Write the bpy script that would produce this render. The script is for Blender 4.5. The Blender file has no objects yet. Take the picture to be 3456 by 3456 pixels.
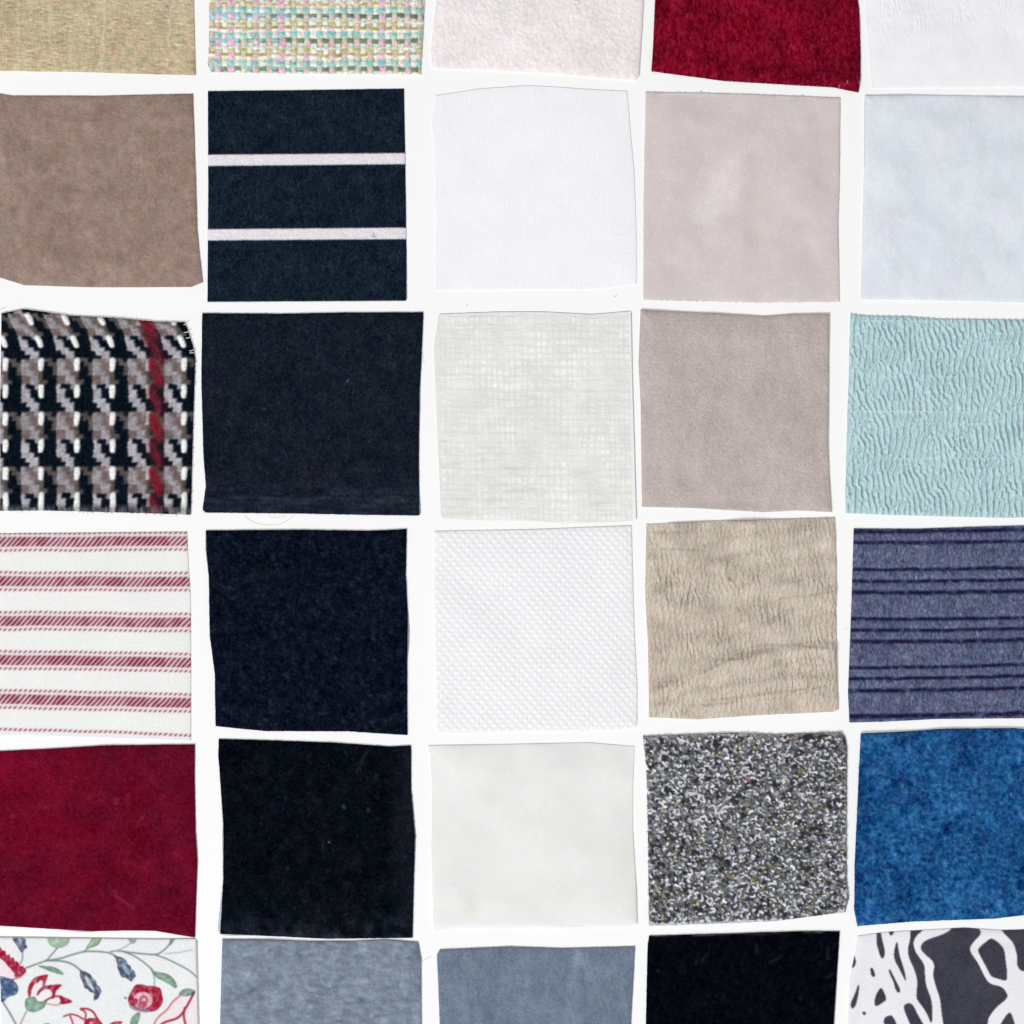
import bpy, math
import numpy as np

# ------------------------------------------------------------------ camera, world, lamps
PX = 1e-4                                   # one photo pixel is a tenth of a millimetre on the table
scene = bpy.context.scene
cam_d = bpy.data.cameras.new('camera')
cam = bpy.data.objects.new('camera', cam_d)
scene.collection.objects.link(cam)
CAM_H = 1.2
cam.location = (0, 0, CAM_H)
cam_d.sensor_width = 36
cam_d.lens = 36 * CAM_H / (3456 * PX)
cam_d.clip_start = 0.01
cam_d.clip_end = 50
scene.camera = cam

world = bpy.data.worlds.new('World')
scene.world = world
world.use_nodes = True
world.node_tree.nodes['Background'].inputs[0].default_value = (0.985, 0.992, 1.0, 1)
world.node_tree.nodes['Background'].inputs[1].default_value = 0.297


def area(name, loc, size, power, col=(1, 1, 1)):
    d = bpy.data.lights.new(name, 'AREA')
    d.shape = 'SQUARE'
    d.size = size
    d.energy = power
    d.color = col
    o = bpy.data.objects.new(name, d)
    scene.collection.objects.link(o)
    o.location = loc
    v = np.array(loc)
    o.rotation_euler = (math.acos(v[2] / np.linalg.norm(v)), 0, math.atan2(v[0], -v[1]) if (abs(v[0]) + abs(v[1])) > 1e-6 else 0)
    return o


area('window_light', (-2.1, -2.8, 3.1), 1.3, 172, (1.0, 0.997, 0.99))
area('overhead_softbox', (0.0, 0.0, 3.6), 1.6, 45.5, (0.99, 0.995, 1.0))

scene.view_settings.view_transform = 'Standard'
scene.view_settings.look = 'None'
scene.view_settings.exposure = 0
scene.view_settings.gamma = 1
scene.view_settings.use_curve_mapping = False
K = 1.135                                   # light reaching the table: albedo = seen colour / K

# ------------------------------------------------------------------ small helpers


def lin(c):
    c = np.asarray(c, dtype=np.float64) / 255.0
    return np.where(c <= 0.04045, c / 12.92, ((np.maximum(c, 0.0) + 0.055) / 1.055) ** 2.4)


def principled(name, rough=0.9, spec=0.12, sheen=0.0, sheen_tint=(1, 1, 1), attr=None, col=(0.8, 0.8, 0.8), shine=None,
               grain=0.08, gscale=1500, bump=0.15, bscale=1800, stretch=(1, 1, 1), metallic=0.0):
    m = bpy.data.materials.new(name)
    m.use_nodes = True
    nt = m.node_tree
    N, L = nt.nodes, nt.links
    b = N['Principled BSDF']
    b.inputs['Roughness'].default_value = rough
    b.inputs['Specular IOR Level'].default_value = spec
    b.inputs['Metallic'].default_value = metallic
    if sheen:
        b.inputs['Sheen Weight'].default_value = sheen
        b.inputs['Sheen Roughness'].default_value = 0.45
        b.inputs['Sheen Tint'].default_value = (*sheen_tint, 1)
    tc = N.new('ShaderNodeTexCoord')
    mp = N.new('ShaderNodeMapping')
    mp.inputs['Scale'].default_value = stretch
    L.new(tc.outputs['Object'], mp.inputs['Vector'])
    n1 = N.new('ShaderNodeTexNoise')
    n1.inputs['Scale'].default_value = gscale
    n1.inputs['Detail'].default_value = 3
    L.new(mp.outputs[0], n1.inputs['Vector'])
    mr = N.new('ShaderNodeMapRange')
    mr.inputs['From Min'].default_value = 0.25
    mr.inputs['From Max'].default_value = 0.75
    mr.inputs['To Min'].default_value = 1 - grain
    mr.inputs['To Max'].default_value = 1 + grain
    L.new(n1.outputs[0], mr.inputs[0])
    mx = N.new('ShaderNodeVectorMath')
    mx.operation = 'SCALE'
    if attr:
        at = N.new('ShaderNodeAttribute')
        at.attribute_name = attr
        L.new(at.outputs['Color'], mx.inputs[0])
        if shine:
            sh = N.new('ShaderNodeMapRange')
            sh.inputs['To Min'].default_value = rough
            sh.inputs['To Max'].default_value = shine
            L.new(at.outputs['Alpha'], sh.inputs[0])
            L.new(sh.outputs[0], b.inputs['Roughness'])
    else:
        mx.inputs[0].default_value = col
    L.new(mr.outputs[0], mx.inputs['Scale'])
    L.new(mx.outputs[0], b.inputs['Base Color'])
    if bump:
        n2 = N.new('ShaderNodeTexNoise')
        n2.inputs['Scale'].default_value = bscale
        n2.inputs['Detail'].default_value = 2
        L.new(mp.outputs[0], n2.inputs['Vector'])
        bp = N.new('ShaderNodeBump')
        bp.inputs['Strength'].default_value = bump
        bp.inputs['Distance'].default_value = 0.0004
        L.new(n2.outputs[0], bp.inputs['Height'])
        L.new(bp.outputs[0], b.inputs['Normal'])
    return m


def mesh_obj(name, verts, quads, mat, parent=None, colors=None, loc=(0, 0, 0), smooth=True):
    verts = np.asarray(verts, dtype=np.float32)
    quads = np.asarray(quads, dtype=np.int32)
    me = bpy.data.meshes.new(name)
    me.vertices.add(len(verts))
    me.vertices.foreach_set('co', verts.ravel())
    k = quads.shape[1]
    me.loops.add(quads.size)
    me.loops.foreach_set('vertex_index', quads.ravel())
    me.polygons.add(len(quads))
    me.polygons.foreach_set('loop_start', np.arange(0, quads.size, k, dtype=np.int32))
    me.polygons.foreach_set('loop_total', np.full(len(quads), k, dtype=np.int32))
    if smooth:
        me.polygons.foreach_set('use_smooth', np.ones(len(quads), dtype=bool))
    me.update(calc_edges=True)
    if colors is not None:
        a = me.color_attributes.new('fabric_colour', 'FLOAT_COLOR', 'POINT')
        c4 = np.ones((len(verts), 4), dtype=np.float32)
        c4[:, :colors.shape[1]] = colors
        a.data.foreach_set('color', c4.ravel())
    me.materials.append(mat)
    o = bpy.data.objects.new(name, me)
    scene.collection.objects.link(o)
    o.location = loc
    if parent is not None:
        o.parent = parent
    return o


def tag(o, label=None, cat=None, group=None, kind=None):
    for k_, v in (('label', label), ('category', cat), ('group', group), ('kind', kind)):
        if v:
            o[k_] = v


# ------------------------------------------------------------------ cloth raster: colour and relief in photo pixels
class Cloth:
    def __init__(self, x0, y0, x1, y1, step, seed):
        self.x0, self.y0, self.s = x0, y0, step
        self.w = int((x1 - x0) / step) + 2
        self.h = int((y1 - y0) / step) + 2
        self.rng = np.random.default_rng(seed)
        xs = x0 + np.arange(self.w) * step
        ys = y0 + np.arange(self.h) * step
        self.X, self.Y = np.meshgrid(xs, ys)
        self.H = np.zeros((self.h, self.w))                 # millimetres
        self.C = np.zeros((self.h, self.w, 3))              # display colour 0-255
        self.G = None                                       # gloss 0-1, smoother patches set to shape a cloth's sheen highlight
        self.fx = np.fft.fftfreq(self.w, step)[None, :]
        self.fy = np.fft.fftfreq(self.h, step)[:, None]

    def base(self, c):
        self.C[:] = np.array(c, float)
        return self

    def noise(self, lx, ly=None, band=False, ang=0.0):
        """gaussian field, unit variance; lx, ly wavelength in photo pixels; band keeps only that wavelength"""
        ly = ly or lx
        f = np.fft.fft2(self.rng.standard_normal((self.h, self.w)))
        c, s = math.cos(ang), math.sin(ang)
        fx = self.fx * c + self.fy * s
        fy = -self.fx * s + self.fy * c
        r = np.sqrt((fx * lx) ** 2 + (fy * ly) ** 2)
        g = np.exp(-((r - 1) / 0.35) ** 2) if band else np.exp(-(r ** 2) * 1.2)
        n = np.real(np.fft.ifft2(f * g))
        n -= n.mean()
        return n / (n.std() + 1e-9)

    def ridge(self, lx, ly, bw=0.25, ang=0.0):
        """ripples of wavelength lx that stay coherent over length ly"""
        f = np.fft.fft2(self.rng.standard_normal((self.h, self.w)))
        c, s = math.cos(ang), math.sin(ang)
        fx = self.fx * c + self.fy * s
        fy = -self.fx * s + self.fy * c
        g = np.exp(-((np.abs(fx) * lx - 1) / bw) ** 2) * np.exp(-(fy * ly) ** 2)
        n = np.real(np.fft.ifft2(f * g))
        return n / (n.std() + 1e-9)

    def cloud(self, l, n=4, p=0.6):
        o = np.zeros((self.h, self.w))
        a = 1.0
        for _ in range(n):
            if l < self.s * 1.5:
                break
            o += a * self.noise(l)
            a *= p
            l /= 2.1
        return o / o.std()

    def blur(self, a, sig):
        k = np.exp(-2 * (math.pi * sig) ** 2 * (self.fx ** 2 + self.fy ** 2))
        if a.ndim == 3:
            return np.stack([np.real(np.fft.ifft2(np.fft.fft2(a[..., i]) * k)) for i in range(3)], -1)
        return np.real(np.fft.ifft2(np.fft.fft2(a) * k))

    def mottle(self, amp, l=60, chroma=0.4, n=4):
        self.C += self.cloud(l, n)[..., None] * amp
        if chroma:
            for i, k_ in enumerate((1.0, 0.6, 1.0)):
                self.C[..., i] += self.cloud(l * 0.7, 3) * amp * chroma * k_
        return self

    def mix(self, mask, col):
        m = np.clip(mask, 0, 1)[..., None]
        self.C = self.C * (1 - m) + np.array(col, float) * m

    def window(self, xa, ya, xb, yb):
        i0 = max(0, int((xa - self.x0) / self.s)); i1 = min(self.w, int((xb - self.x0) / self.s) + 2)
        j0 = max(0, int((ya - self.y0) / self.s)); j1 = min(self.h, int((yb - self.y0) / self.s) + 2)
        return (slice(j0, max(j0, j1)), slice(i0, max(i0, i1)))

    def stroke_mask(self, pts, width, soft=1.2):
        """mask of a polyline; width may be a number or one value per point (full width)"""
        pts = np.asarray(pts, float)
        wd = np.full(len(pts), width, float) if np.isscalar(width) else np.asarray(width, float)
        m = np.zeros((self.h, self.w))
        for a, b, wa, wb in zip(pts[:-1], pts[1:], wd[:-1], wd[1:]):
            pad = max(wa, wb) + 3 * soft
            w = self.window(min(a[0], b[0]) - pad, min(a[1], b[1]) - pad, max(a[0], b[0]) + pad, max(a[1], b[1]) + pad)
            X, Y = self.X[w], self.Y[w]
            if X.size == 0:
                continue
            d = b - a
            t = np.clip(((X - a[0]) * d[0] + (Y - a[1]) * d[1]) / (d @ d + 1e-9), 0, 1)
            r = np.hypot(X - a[0] - t * d[0], Y - a[1] - t * d[1])
            ww = (wa + (wb - wa) * t) / 2
            v = np.clip((ww - r) / soft * 0.5 + 0.5, 0, 1)
            m[w] = np.maximum(m[w], v)
        return m

    def poly_mask(self, pts):
        pts = np.asarray(pts, float)
        m = np.zeros((self.h, self.w))
        w = self.window(pts[:, 0].min(), pts[:, 1].min(), pts[:, 0].max(), pts[:, 1].max())
        X, Y = self.X[w], self.Y[w]
        if X.size == 0:
            return m
        ins = np.zeros(X.shape, bool)
        for a, b in zip(pts, np.roll(pts, -1, 0)):
            if a[1] == b[1]:
                continue
            c = ((a[1] > Y) != (b[1] > Y)) & (X < (b[0] - a[0]) * (Y - a[1]) / (b[1] - a[1]) + a[0])
            ins ^= c
        m[w] = ins
        return m

    def sample(self, A, x, y):
        fx = np.clip((x - self.x0) / self.s, 0, self.w - 1.001)
        fy = np.clip((y - self.y0) / self.s, 0, self.h - 1.001)
        i = fx.astype(int); j = fy.astype(int)
        u = fx - i; v = fy - j
        if A.ndim == 3:
            u = u[..., None]; v = v[..., None]
        return A[j, i] * (1 - u) * (1 - v) + A[j, i + 1] * u * (1 - v) + A[j + 1, i] * (1 - u) * v + A[j + 1, i + 1] * u * v


def chaikin(pts, closed=True, n=2):
    p = np.asarray(pts, float)
    for _ in range(n):
        q = np.roll(p, -1, 0) if closed else p[1:]
        a = p if closed else p[:-1]
        r = np.empty((len(a) * 2, 2))
        r[0::2] = a * 0.75 + q * 0.25
        r[1::2] = a * 0.25 + q * 0.75
        if not closed:
            r = np.vstack([p[:1], r, p[-1:]])
        p = r
    return p


def side(pts, n):
    p = np.asarray(pts, float)
    d = np.r_[0, np.cumsum(np.hypot(*np.diff(p, axis=0).T))]
    t = np.linspace(0, d[-1], n)
    return np.stack([np.interp(t, d, p[:, 0]), np.interp(t, d, p[:, 1])], -1)


def coons(top, right, bottom, left, nu, nv):
    """top, bottom run left to right, left, right run downwards; corners shared"""
    T, B = side(top, nu), side(bottom, nu)
    Lf, R = side(left, nv), side(right, nv)
    u = np.linspace(0, 1, nu)[None, :, None]
    v = np.linspace(0, 1, nv)[:, None, None]
    P = (1 - v) * T[None] + v * B[None] + (1 - u) * Lf[:, None] + u * R[:, None]
    P -= (1 - u) * (1 - v) * T[0] + u * (1 - v) * T[-1] + (1 - u) * v * B[0] + u * v * B[-1]
    return P


GROUP = 'cut fabric swatches laid out in a grid'
SW = {}


def swatch(key, name, label, top, right, bottom, left, weave, mat, thick=0.6, step=2.6, rstep=None, seed=1,
           wave=(0.15, 260), edge=6, fuzz=0.6, lift=None):
    """one cloth square: the surface follows the cut outline, relief and colours come from its weave"""
    right = [top[-1]] + list(right) + [bottom[-1]]
    left = [top[0]] + list(left) + [bottom[0]]
    allp = np.array(list(top) + list(right) + list(bottom) + list(left), float)
    x0, y0 = allp.min(0) - 6
    x1, y1 = allp.max(0) + 6
    cx, cy = (x0 + x1) / 2, (y0 + y1) / 2
    nu = int((x1 - x0) / step)
    nv = int((y1 - y0) / step)
    P = coons(top, right, bottom, left, nu, nv)
    rng = np.random.default_rng(seed + 77)
    # hand-cut edge: the cut wanders a little
    def wander(n):
        k = np.convolve(rng.standard_normal(n + 40), np.hanning(19) / 9, 'same')[20:20 + n]
        return (k * 0.55 + rng.standard_normal(n) * 0.35) * fuzz
    fall = np.array([1, .6, .3])
    for k_ in range(3):
        P[k_, :, 1] += wander(nu) * fall[k_]; P[-1 - k_, :, 1] += wander(nu) * fall[k_]
        P[:, k_, 0] += wander(nv) * fall[k_]; P[:, -1 - k_, 0] += wander(nv) * fall[k_]
    R = Cloth(x0, y0, x1, y1, rstep or step, seed)
    weave(R)
    x, y = P[..., 0], P[..., 1]
    Hs = R.sample(R.H, x, y)
    Cs = R.sample(R.C, x, y)
    wv = R.sample(R.noise(wave[1] * 1.0), x, y) * wave[0] + R.sample(R.noise(wave[1] * .45), x, y) * wave[0] * 0.35
    d = np.minimum.reduce([np.arange(nu)[None, :] * step + 0 * x, (nu - 1 - np.arange(nu))[None, :] * step + 0 * x,
                           np.arange(nv)[:, None] * step + 0 * x, (nv - 1 - np.arange(nv))[:, None] * step + 0 * x])
    rim = 1 - np.exp(-(d + 1.0) / edge)
    wv = wv - wv.min()
    flat = np.clip(d / 90, 0, 1) ** 0.7                      # edges lie flatter than the middle
    z = 0.07 + thick * (0.30 + 0.55 * rim) + wv * ((0.25 if thick >= .7 else 0.04) + (0.75 if thick >= .7 else .96) * flat) + Hs * (0.35 + 0.65 * rim)
    if lift is not None:
        z = z + lift(x, y)
    z = np.maximum(z, 0.15)
    V = np.stack([(x - cx) * PX, -(y - cy) * PX, z * 1e-3], -1).reshape(-1, 3)
    idx = np.arange(nu * nv).reshape(nv, nu)
    Q = np.stack([idx[:-1, :-1], idx[1:, :-1], idx[1:, 1:], idx[:-1, 1:]], -1).reshape(-1, 4)
    ring = np.r_[idx[0, :], idx[1:, -1], idx[-1, -2::-1], idx[-2:0:-1, 0]]
    low = V[ring].copy()
    low[:, 2] = 2e-5
    n0 = len(V)
    li = n0 + np.arange(len(ring))
    SQ = np.stack([ring, np.roll(ring, -1), np.roll(li, -1), li], -1)
    V = np.vstack([V, low])
    col = lin(np.clip(Cs, 0, 255)).reshape(-1, 3) / K
    if R.G is not None:
        col = np.hstack([col, np.clip(R.sample(R.G, x, y), 0, 1).reshape(-1, 1)])
    col = np.vstack([col, col[ring] * 1.0])
    col[:, :3] = np.clip(col[:, :3], 0, 0.92)
    o = mesh_obj(name, V, np.vstack([Q, SQ]), mat, colors=col, loc=((cx - 1728) * PX, (1728 - cy) * PX, 0))
    tag(o, label, 'fabric swatch', GROUP)
    SW[key] = (o, cx, cy, P, x0, y0, x1, y1)
    return o


def backing(key, name, mat, offs, seed=5):
    """the paler cloth back that peeps out from under the pile; offs = functions (left, right, top, bottom) -> pixels"""
    o, cx, cy, P, *_ = SW[key]
    rng = np.random.default_rng(seed)
    ring = []
    nv, nu = P.shape[:2]
    fl, fr, ft, fb = offs
    for i in range(0, nu, 4):
        t = i / (nu - 1); ring.append((P[0, i, 0], P[0, i, 1] - ft(t), P[0, i]))
    for j in range(4, nv, 4):
        t = j / (nv - 1); ring.append((P[j, -1, 0] + fr(t), P[j, -1, 1], P[j, -1]))
    for i in range(nu - 5, -1, -4):
        t = i / (nu - 1); ring.append((P[-1, i, 0], P[-1, i, 1] + fb(t), P[-1, i]))
    for j in range(nv - 5, 4, -4):
        t = j / (nv - 1); ring.append((P[j, 0, 0] - fl(t), P[j, 0, 1], P[j, 0]))
    out = np.array([(a, b) for a, b, _ in ring], float)
    c = out.mean(0)
    inn = c + (out - c) * 0.94
    n = len(out)
    def lift(p, z):
        return np.stack([(p[:, 0] - cx) * PX, -(p[:, 1] - cy) * PX, np.full(len(p), z)], -1)
    V = np.vstack([lift(out, 2e-5), lift(out, 7e-5), lift(inn, 8e-5)])
    i = np.arange(n); k_ = np.roll(i, -1)
    Q = np.vstack([np.stack([i, i + n, k_ + n, k_], -1), np.stack([i + n, i + 2 * n, k_ + 2 * n, k_ + n], -1)])
    return mesh_obj(name, V, Q, mat, parent=o, smooth=False)


def threads(name, paths, mat, parent=None, cx=1728, cy=1728, rad=0.6, sides=5):
    """round threads; each path is a list of (x, y, z mm) in photo pixels"""
    VV, QQ, n0 = [], [], 0
    for p in paths:
        p = np.asarray(p, float)
        q = np.stack([(p[:, 0] - cx) * PX, -(p[:, 1] - cy) * PX, p[:, 2] * 1e-3], -1)
        tn = np.gradient(q, axis=0)
        tn /= np.linalg.norm(tn, axis=1)[:, None] + 1e-12
        a = np.cross(tn, [0, 0, 1]); a /= np.linalg.norm(a, axis=1)[:, None] + 1e-12
        b = np.cross(a, tn)
        n = len(q)
        taper = np.ones(n); taper[0] = 0.4; taper[-1] = 0.25
        th = np.arange(sides) / sides * 2 * math.pi
        r = rad * PX * taper[:, None, None]
        V = q[:, None] + r * (np.cos(th)[None, :, None] * a[:, None] + np.sin(th)[None, :, None] * b[:, None])
        VV.append(V.reshape(-1, 3))
        i = np.arange(n - 1)[:, None]; j = np.arange(sides)[None, :]; jn = (j + 1) % sides
        QQ.append((n0 + np.stack([i * sides + j, i * sides + jn, (i + 1) * sides + jn, (i + 1) * sides + j], -1)).reshape(-1, 4))
        n0 += n * sides
    loc = (0, 0, 0) if parent is not None else ((cx - 1728) * PX, (1728 - cy) * PX, 0)
    return mesh_obj(name, np.vstack(VV), np.vstack(QQ), mat, parent=parent, loc=loc)


# ------------------------------------------------------------------ the table
m_table = principled('white_board', rough=0.55, spec=0.2, col=(0.825, 0.825, 0.823), grain=0.012, gscale=14, bump=0.02, bscale=900)
n = 60
g = np.linspace(-0.6, 0.6, n)
GX, GY = np.meshgrid(g, g)
V = np.stack([GX, GY, GX * 0], -1).reshape(-1, 3)
idx = np.arange(n * n).reshape(n, n)
Q = np.stack([idx[:-1, :-1], idx[:-1, 1:], idx[1:, 1:], idx[1:, :-1]], -1).reshape(-1, 4)
V2 = V.copy(); V2[:, 2] = -0.012
table = mesh_obj('white_tabletop', np.vstack([V, V2]), np.vstack([Q, Q[:, ::-1] + n * n]), m_table, smooth=False)
tag(table, 'plain matte white tabletop showing between all the fabric squares', 'tabletop', kind='structure')

# ------------------------------------------------------------------ cloth materials
M = {}
def mat(name, **kw):
    M[name] = principled(name, attr='fabric_colour', **kw)
    return M[name]
mat('plain_weave', grain=0.07, gscale=2600, bump=0.22, bscale=2600)
mat('soft_white_cloth', grain=0.02, gscale=2200, bump=0.12, bscale=2400, spec=0.1)
mat('ribbed_jersey', grain=0.02, gscale=2000, bump=0.12, bscale=2400, spec=0.1)
mat('satin_cloth', grain=0.05, gscale=2600, bump=0.18, bscale=2600, rough=0.85, spec=0.62, shine=0.315)
mat('dark_cotton', grain=0.10, gscale=1900, bump=0.3, bscale=2200, spec=0.04, rough=1.0)
mat('dark_velvet', grain=0.30, gscale=1500, bump=0.4, bscale=1900, spec=0.02, rough=1.0, sheen=0.03, sheen_tint=(.6, .6, 1))
mat('red_velvet', grain=0.22, gscale=1500, bump=0.4, bscale=1700, spec=0.02, rough=1.0, sheen=0.10, sheen_tint=(1, .35, .5))
mat('blue_velvet', grain=0.20, gscale=1200, bump=0.4, bscale=1500, spec=0.02, rough=1.0, sheen=0.10, sheen_tint=(.4, .65, 1))
mat('wool_yarn', grain=0.16, gscale=1500, bump=0.4, bscale=1800, spec=0.05, rough=1.0)
mat('brushed_cotton', grain=0.10, gscale=1600, bump=0.25, bscale=1900, spec=0.06, rough=1.0)
m_back = principled('cloth_back', col=tuple(lin((188, 196, 208)) / K), grain=0.1, bump=0.2)
m_back_pink = principled('cloth_back_red', col=tuple(lin((196, 176, 192)) / K), grain=0.1, bump=0.2)
m_back_white = principled('cloth_back_white', col=tuple(lin((226, 226, 228)) / K), grain=0.04, bump=0.1)
m_hair = principled('grey_fibre', col=tuple(lin((205, 205, 205)) / K), grain=0.05, bump=0, rough=0.7)
m_hair_white = principled('white_fibre', col=tuple(lin((238, 236, 240)) / K), grain=0.05, bump=0, rough=0.7)
m_hair_pink = principled('pink_fibre', col=tuple(lin((222, 208, 208)) / K), grain=0.05, bump=0, rough=0.7)
m_hair_dark = principled('dark_fibre', col=tuple(lin((70, 64, 66)) / K), grain=0.1, bump=0, rough=0.8)

S = math.sin
# ------------------------------------------------------------------ weaves


def weft_lines(R, amp_h, amp_c, px, py):
    R.H += amp_h * (np.sin(2 * math.pi * R.Y / py + R.noise(60) * .5) + np.sin(2 * math.pi * R.X / px + R.noise(60) * .5)) * .5
    R.C += amp_c * R.noise(px * 6, py * 0.9)[..., None]


def w_linen(R):
    R.base((193, 177, 147))
    R.mottle(4.5, 130, 0.12)
    R.C += (R.noise(34, 4.5) * 6 + R.noise(4.5, 30) * 3.5 + R.noise(4.5) * 8)[..., None]
    R.C += (R.noise(20, 20) * 2)[..., None] * np.array((1.4, -.5, .6))
    R.C += np.clip(R.noise(20, 3.5) - .9, 0, 2)[..., None] * np.array((16, 15, 12.))
    R.C -= np.clip(R.noise(24, 3.5) - 1.0, 0, 2)[..., None] * np.array((20, 22, 20.))
    R.H += R.noise(30, 4.5) * .05 + R.noise(4.5) * .04
    for x0, yt, yb, a in ((68, -200, 240, .8), (172, -60, 175, 1.2), (238, 90, 250, 1.0), (352, -120, 215, 1.6), (345, 130, 240, 1.), (573, 30, 160, 1.6), (458, 190, 240, .7), (300, -400, -50, 1), (520, -380, -80, 1)):
        pts = [(x0 + R.rng.normal() * 3, y) for y in np.linspace(yt, yb, 9)]
        m = R.stroke_mask(pts, [1, 4, 6, 5, 8, 5, 6, 4, 1], 4)
        R.mix(m * .42 * a, (224, 210, 192)); R.H += m * .12
    R.H += -1.3 * np.exp(-((R.X - 548 + (R.Y - 120) * .35) / 32) ** 2)
    R.H += .3 * np.exp(-((R.X - 60) / 120) ** 2)


def w_tweed(R):
    X, Y = R.X, R.Y
    pitch = 21.3
    dx = R.noise(70) * 1.3 - (Y - 120) * 0.012
    colpos = (X + dx - 737) / pitch
    ci = np.round(colpos).astype(int)
    fx = colpos - ci
    cols = {}
    pat = [(232, 170, 200), (242, 240, 234), (234, 172, 205), (240, 240, 236), (222, 206, 184), (238, 240, 236), (232, 172, 200), (244, 244, 242), (224, 184, 178), (220, 226, 216),
           (232, 160, 200), (240, 240, 236), (214, 198, 182), (236, 230, 218), (226, 176, 190), (244, 244, 242), (222, 196, 182), (242, 240, 238), (222, 180, 190), (240, 242, 240),
           (224, 196, 182), (232, 236, 230), (222, 180, 196), (240, 240, 240), (214, 186, 180), (236, 240, 236), (228, 164, 206), (238, 240, 238), (224, 192, 178), (240, 234, 226),
           (222, 178, 200), (242, 242, 242), (206, 178, 170)]
    wid = {2: 1.15, 10: 1.4, 13: 1.15, 15: 1.2, 26: 1.3, 29: 1.15, 7: 1.05}
    CW = np.array([pat[(i) % len(pat)] for i in range(-60, 90)], float)
    WW = np.array([wid.get(i, 0.86) for i in range(-60, 90)])
    warp_c = CW[np.clip(ci + 60, 0, 149)]
    warp_c = warp_c * .66 + .34 * np.array((222, 218, 206.))
    ww = WW[np.clip(ci + 60, 0, 149)]
    rowy = np.array([9, 34, 54, 77, 100, 119, 139, 165, 187, 213, 233.])
    kinds = ['w', 'a', 'b', 'w', 'o', 'a', 'g', 'w', 'o', 'a', 'g']
    # the same sequence repeated upwards beyond the frame
    full, kk = list(rowy), list(kinds)
    y = 9.0; seq = ['o', 'g', 'a', 'o', 'w', 'b', 'a', 'w']
    i = 0
    while y > -480:
        y -= 22.0; full.insert(0, y); kk.insert(0, seq[i % 8]); i += 1
    full += [255, 276]; kk += ['w', 'a']
    full = np.array(full)
    Yd = Y + R.noise(90) * 1.5 - 4 * np.exp(-((X - 1050) / 160) ** 2) * (np.cos(Y / 30)) - (X - 737) * .004
    ri = np.clip(np.searchsorted((full[1:] + full[:-1]) / 2, Yd), 0, len(full) - 1)
    fy = (Yd - full[ri]) / 21.0
    base_row = int(np.where(full == 9)[0][0])
    par = (ri - base_row)
    # which is on top: pink/beige warps (even) lie under the a/w rows
    over_weft = ((ci % 2 == 0) & (np.isin(par % 2, [1]))) | ((ci % 2 != 0) & (par % 2 == 0))
    n1, n2 = R.noise(60, 20), R.noise(90, 14)
    Cc = {'w': ((240, 242, 238), (186, 180, 112)), 'o': ((184, 174, 96), (238, 240, 238)), 'a': ((126, 208, 200), (150, 210, 202)),
          'b': ((150, 208, 226), (96, 120, 100)), 'g': ((116, 134, 106), (160, 210, 220))}
    wc = np.zeros(R.C.shape)
    for k_ in 'woabg':
        mk = np.array([q == k_ for q in kk])[ri]
        a, b = np.array(Cc[k_][0], float), np.array(Cc[k_][1], float)
        if k_ in 'wo':                       # two strands side by side
            t = (fy > (-.02 + .12 * n1)).astype(float)
        elif k_ == 'b':
            t = np.clip((X - 900) / 200 + n1 * .5 + (fy > .15) * .6, 0, 1)
        elif k_ == 'g':
            t = np.clip(1 - (X - 830) / 260 + n1 * .5 - (fy > .1) * .5, 0, 1)
        else:
            t = np.clip(.5 + .5 * n2, 0, 1)
        wc += mk[..., None] * (a + (b - a) * t[..., None])
    kw = np.exp(-(np.abs(fx) / (0.40 * ww)) ** 4)          # warp profile
    kf = np.exp(-(np.abs(fy) / 0.36) ** 4)                 # weft profile
    wh = np.sqrt(np.clip(1 - (fx / (.52 * ww)) ** 2, 0, 1))
    fh = np.sqrt(np.clip(1 - (fy / .45) ** 2, 0, 1))
    cw = np.cos(math.pi * fx); cf = np.cos(math.pi * fy)
    hw = wh * (.40 + .55 * (~over_weft) * cf)
    hf = fh * (.38 + .60 * over_weft * cw)
    ground = np.array((180, 182, 158.))
    R.C[:] = ground + R.noise(14)[..., None] * 16 + (R.noise(10) * 8)[..., None] * np.array((1, -.2, -1))
    sel = (hf > hw) & (kf > .3)
    sel2 = (~sel) & (kw > .3)
    R.C = np.where(sel2[..., None], warp_c, R.C)
    R.C = np.where(sel[..., None], wc, R.C)
    R.C = R.blur(R.C, 1.3)
    R.C += R.noise(4, 9)[..., None] * 9 + R.noise(12, 5)[..., None] * 6 + R.cloud(40, 3)[..., None] * 4
    R.C = R.C * .93 + R.blur(R.C, 12) * .07
    R.H = R.blur(np.maximum(hw * (kw > .25), hf * (kf > .25)), 1.6) * .52
    R.H += R.noise(3.2, 12) * .03


def w_fleece(R):
    R.base((238, 230, 230))
    R.mottle(2.2, 90, .5)
    a = R.noise(11, 16)
    R.C += np.clip(a, -3, 3)[..., None] * np.array((1.8, 3.4, 2.8)) + R.noise(6, 8)[..., None] * np.array((1.8, 2.8, 2.4))
    R.H += a * .045 + R.noise(6) * .025
    m = R.stroke_mask([(1937, 12), (1947, 17), (1956, 12)], 4); R.mix(m * .7, (196, 186, 168))
    m = R.stroke_mask([(1940, 6), (1952, 8)], 7); R.mix(m * .8, (246, 240, 232)); R.H += m * .3
    for _ in range(60):
        x, y = R.rng.uniform(1460, 2160), R.rng.uniform(-400, 260)
        R.mix(R.stroke_mask([(x, y), (x + 1.5, y + 2)], 3.5) * .35, (190, 150, 162))


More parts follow.
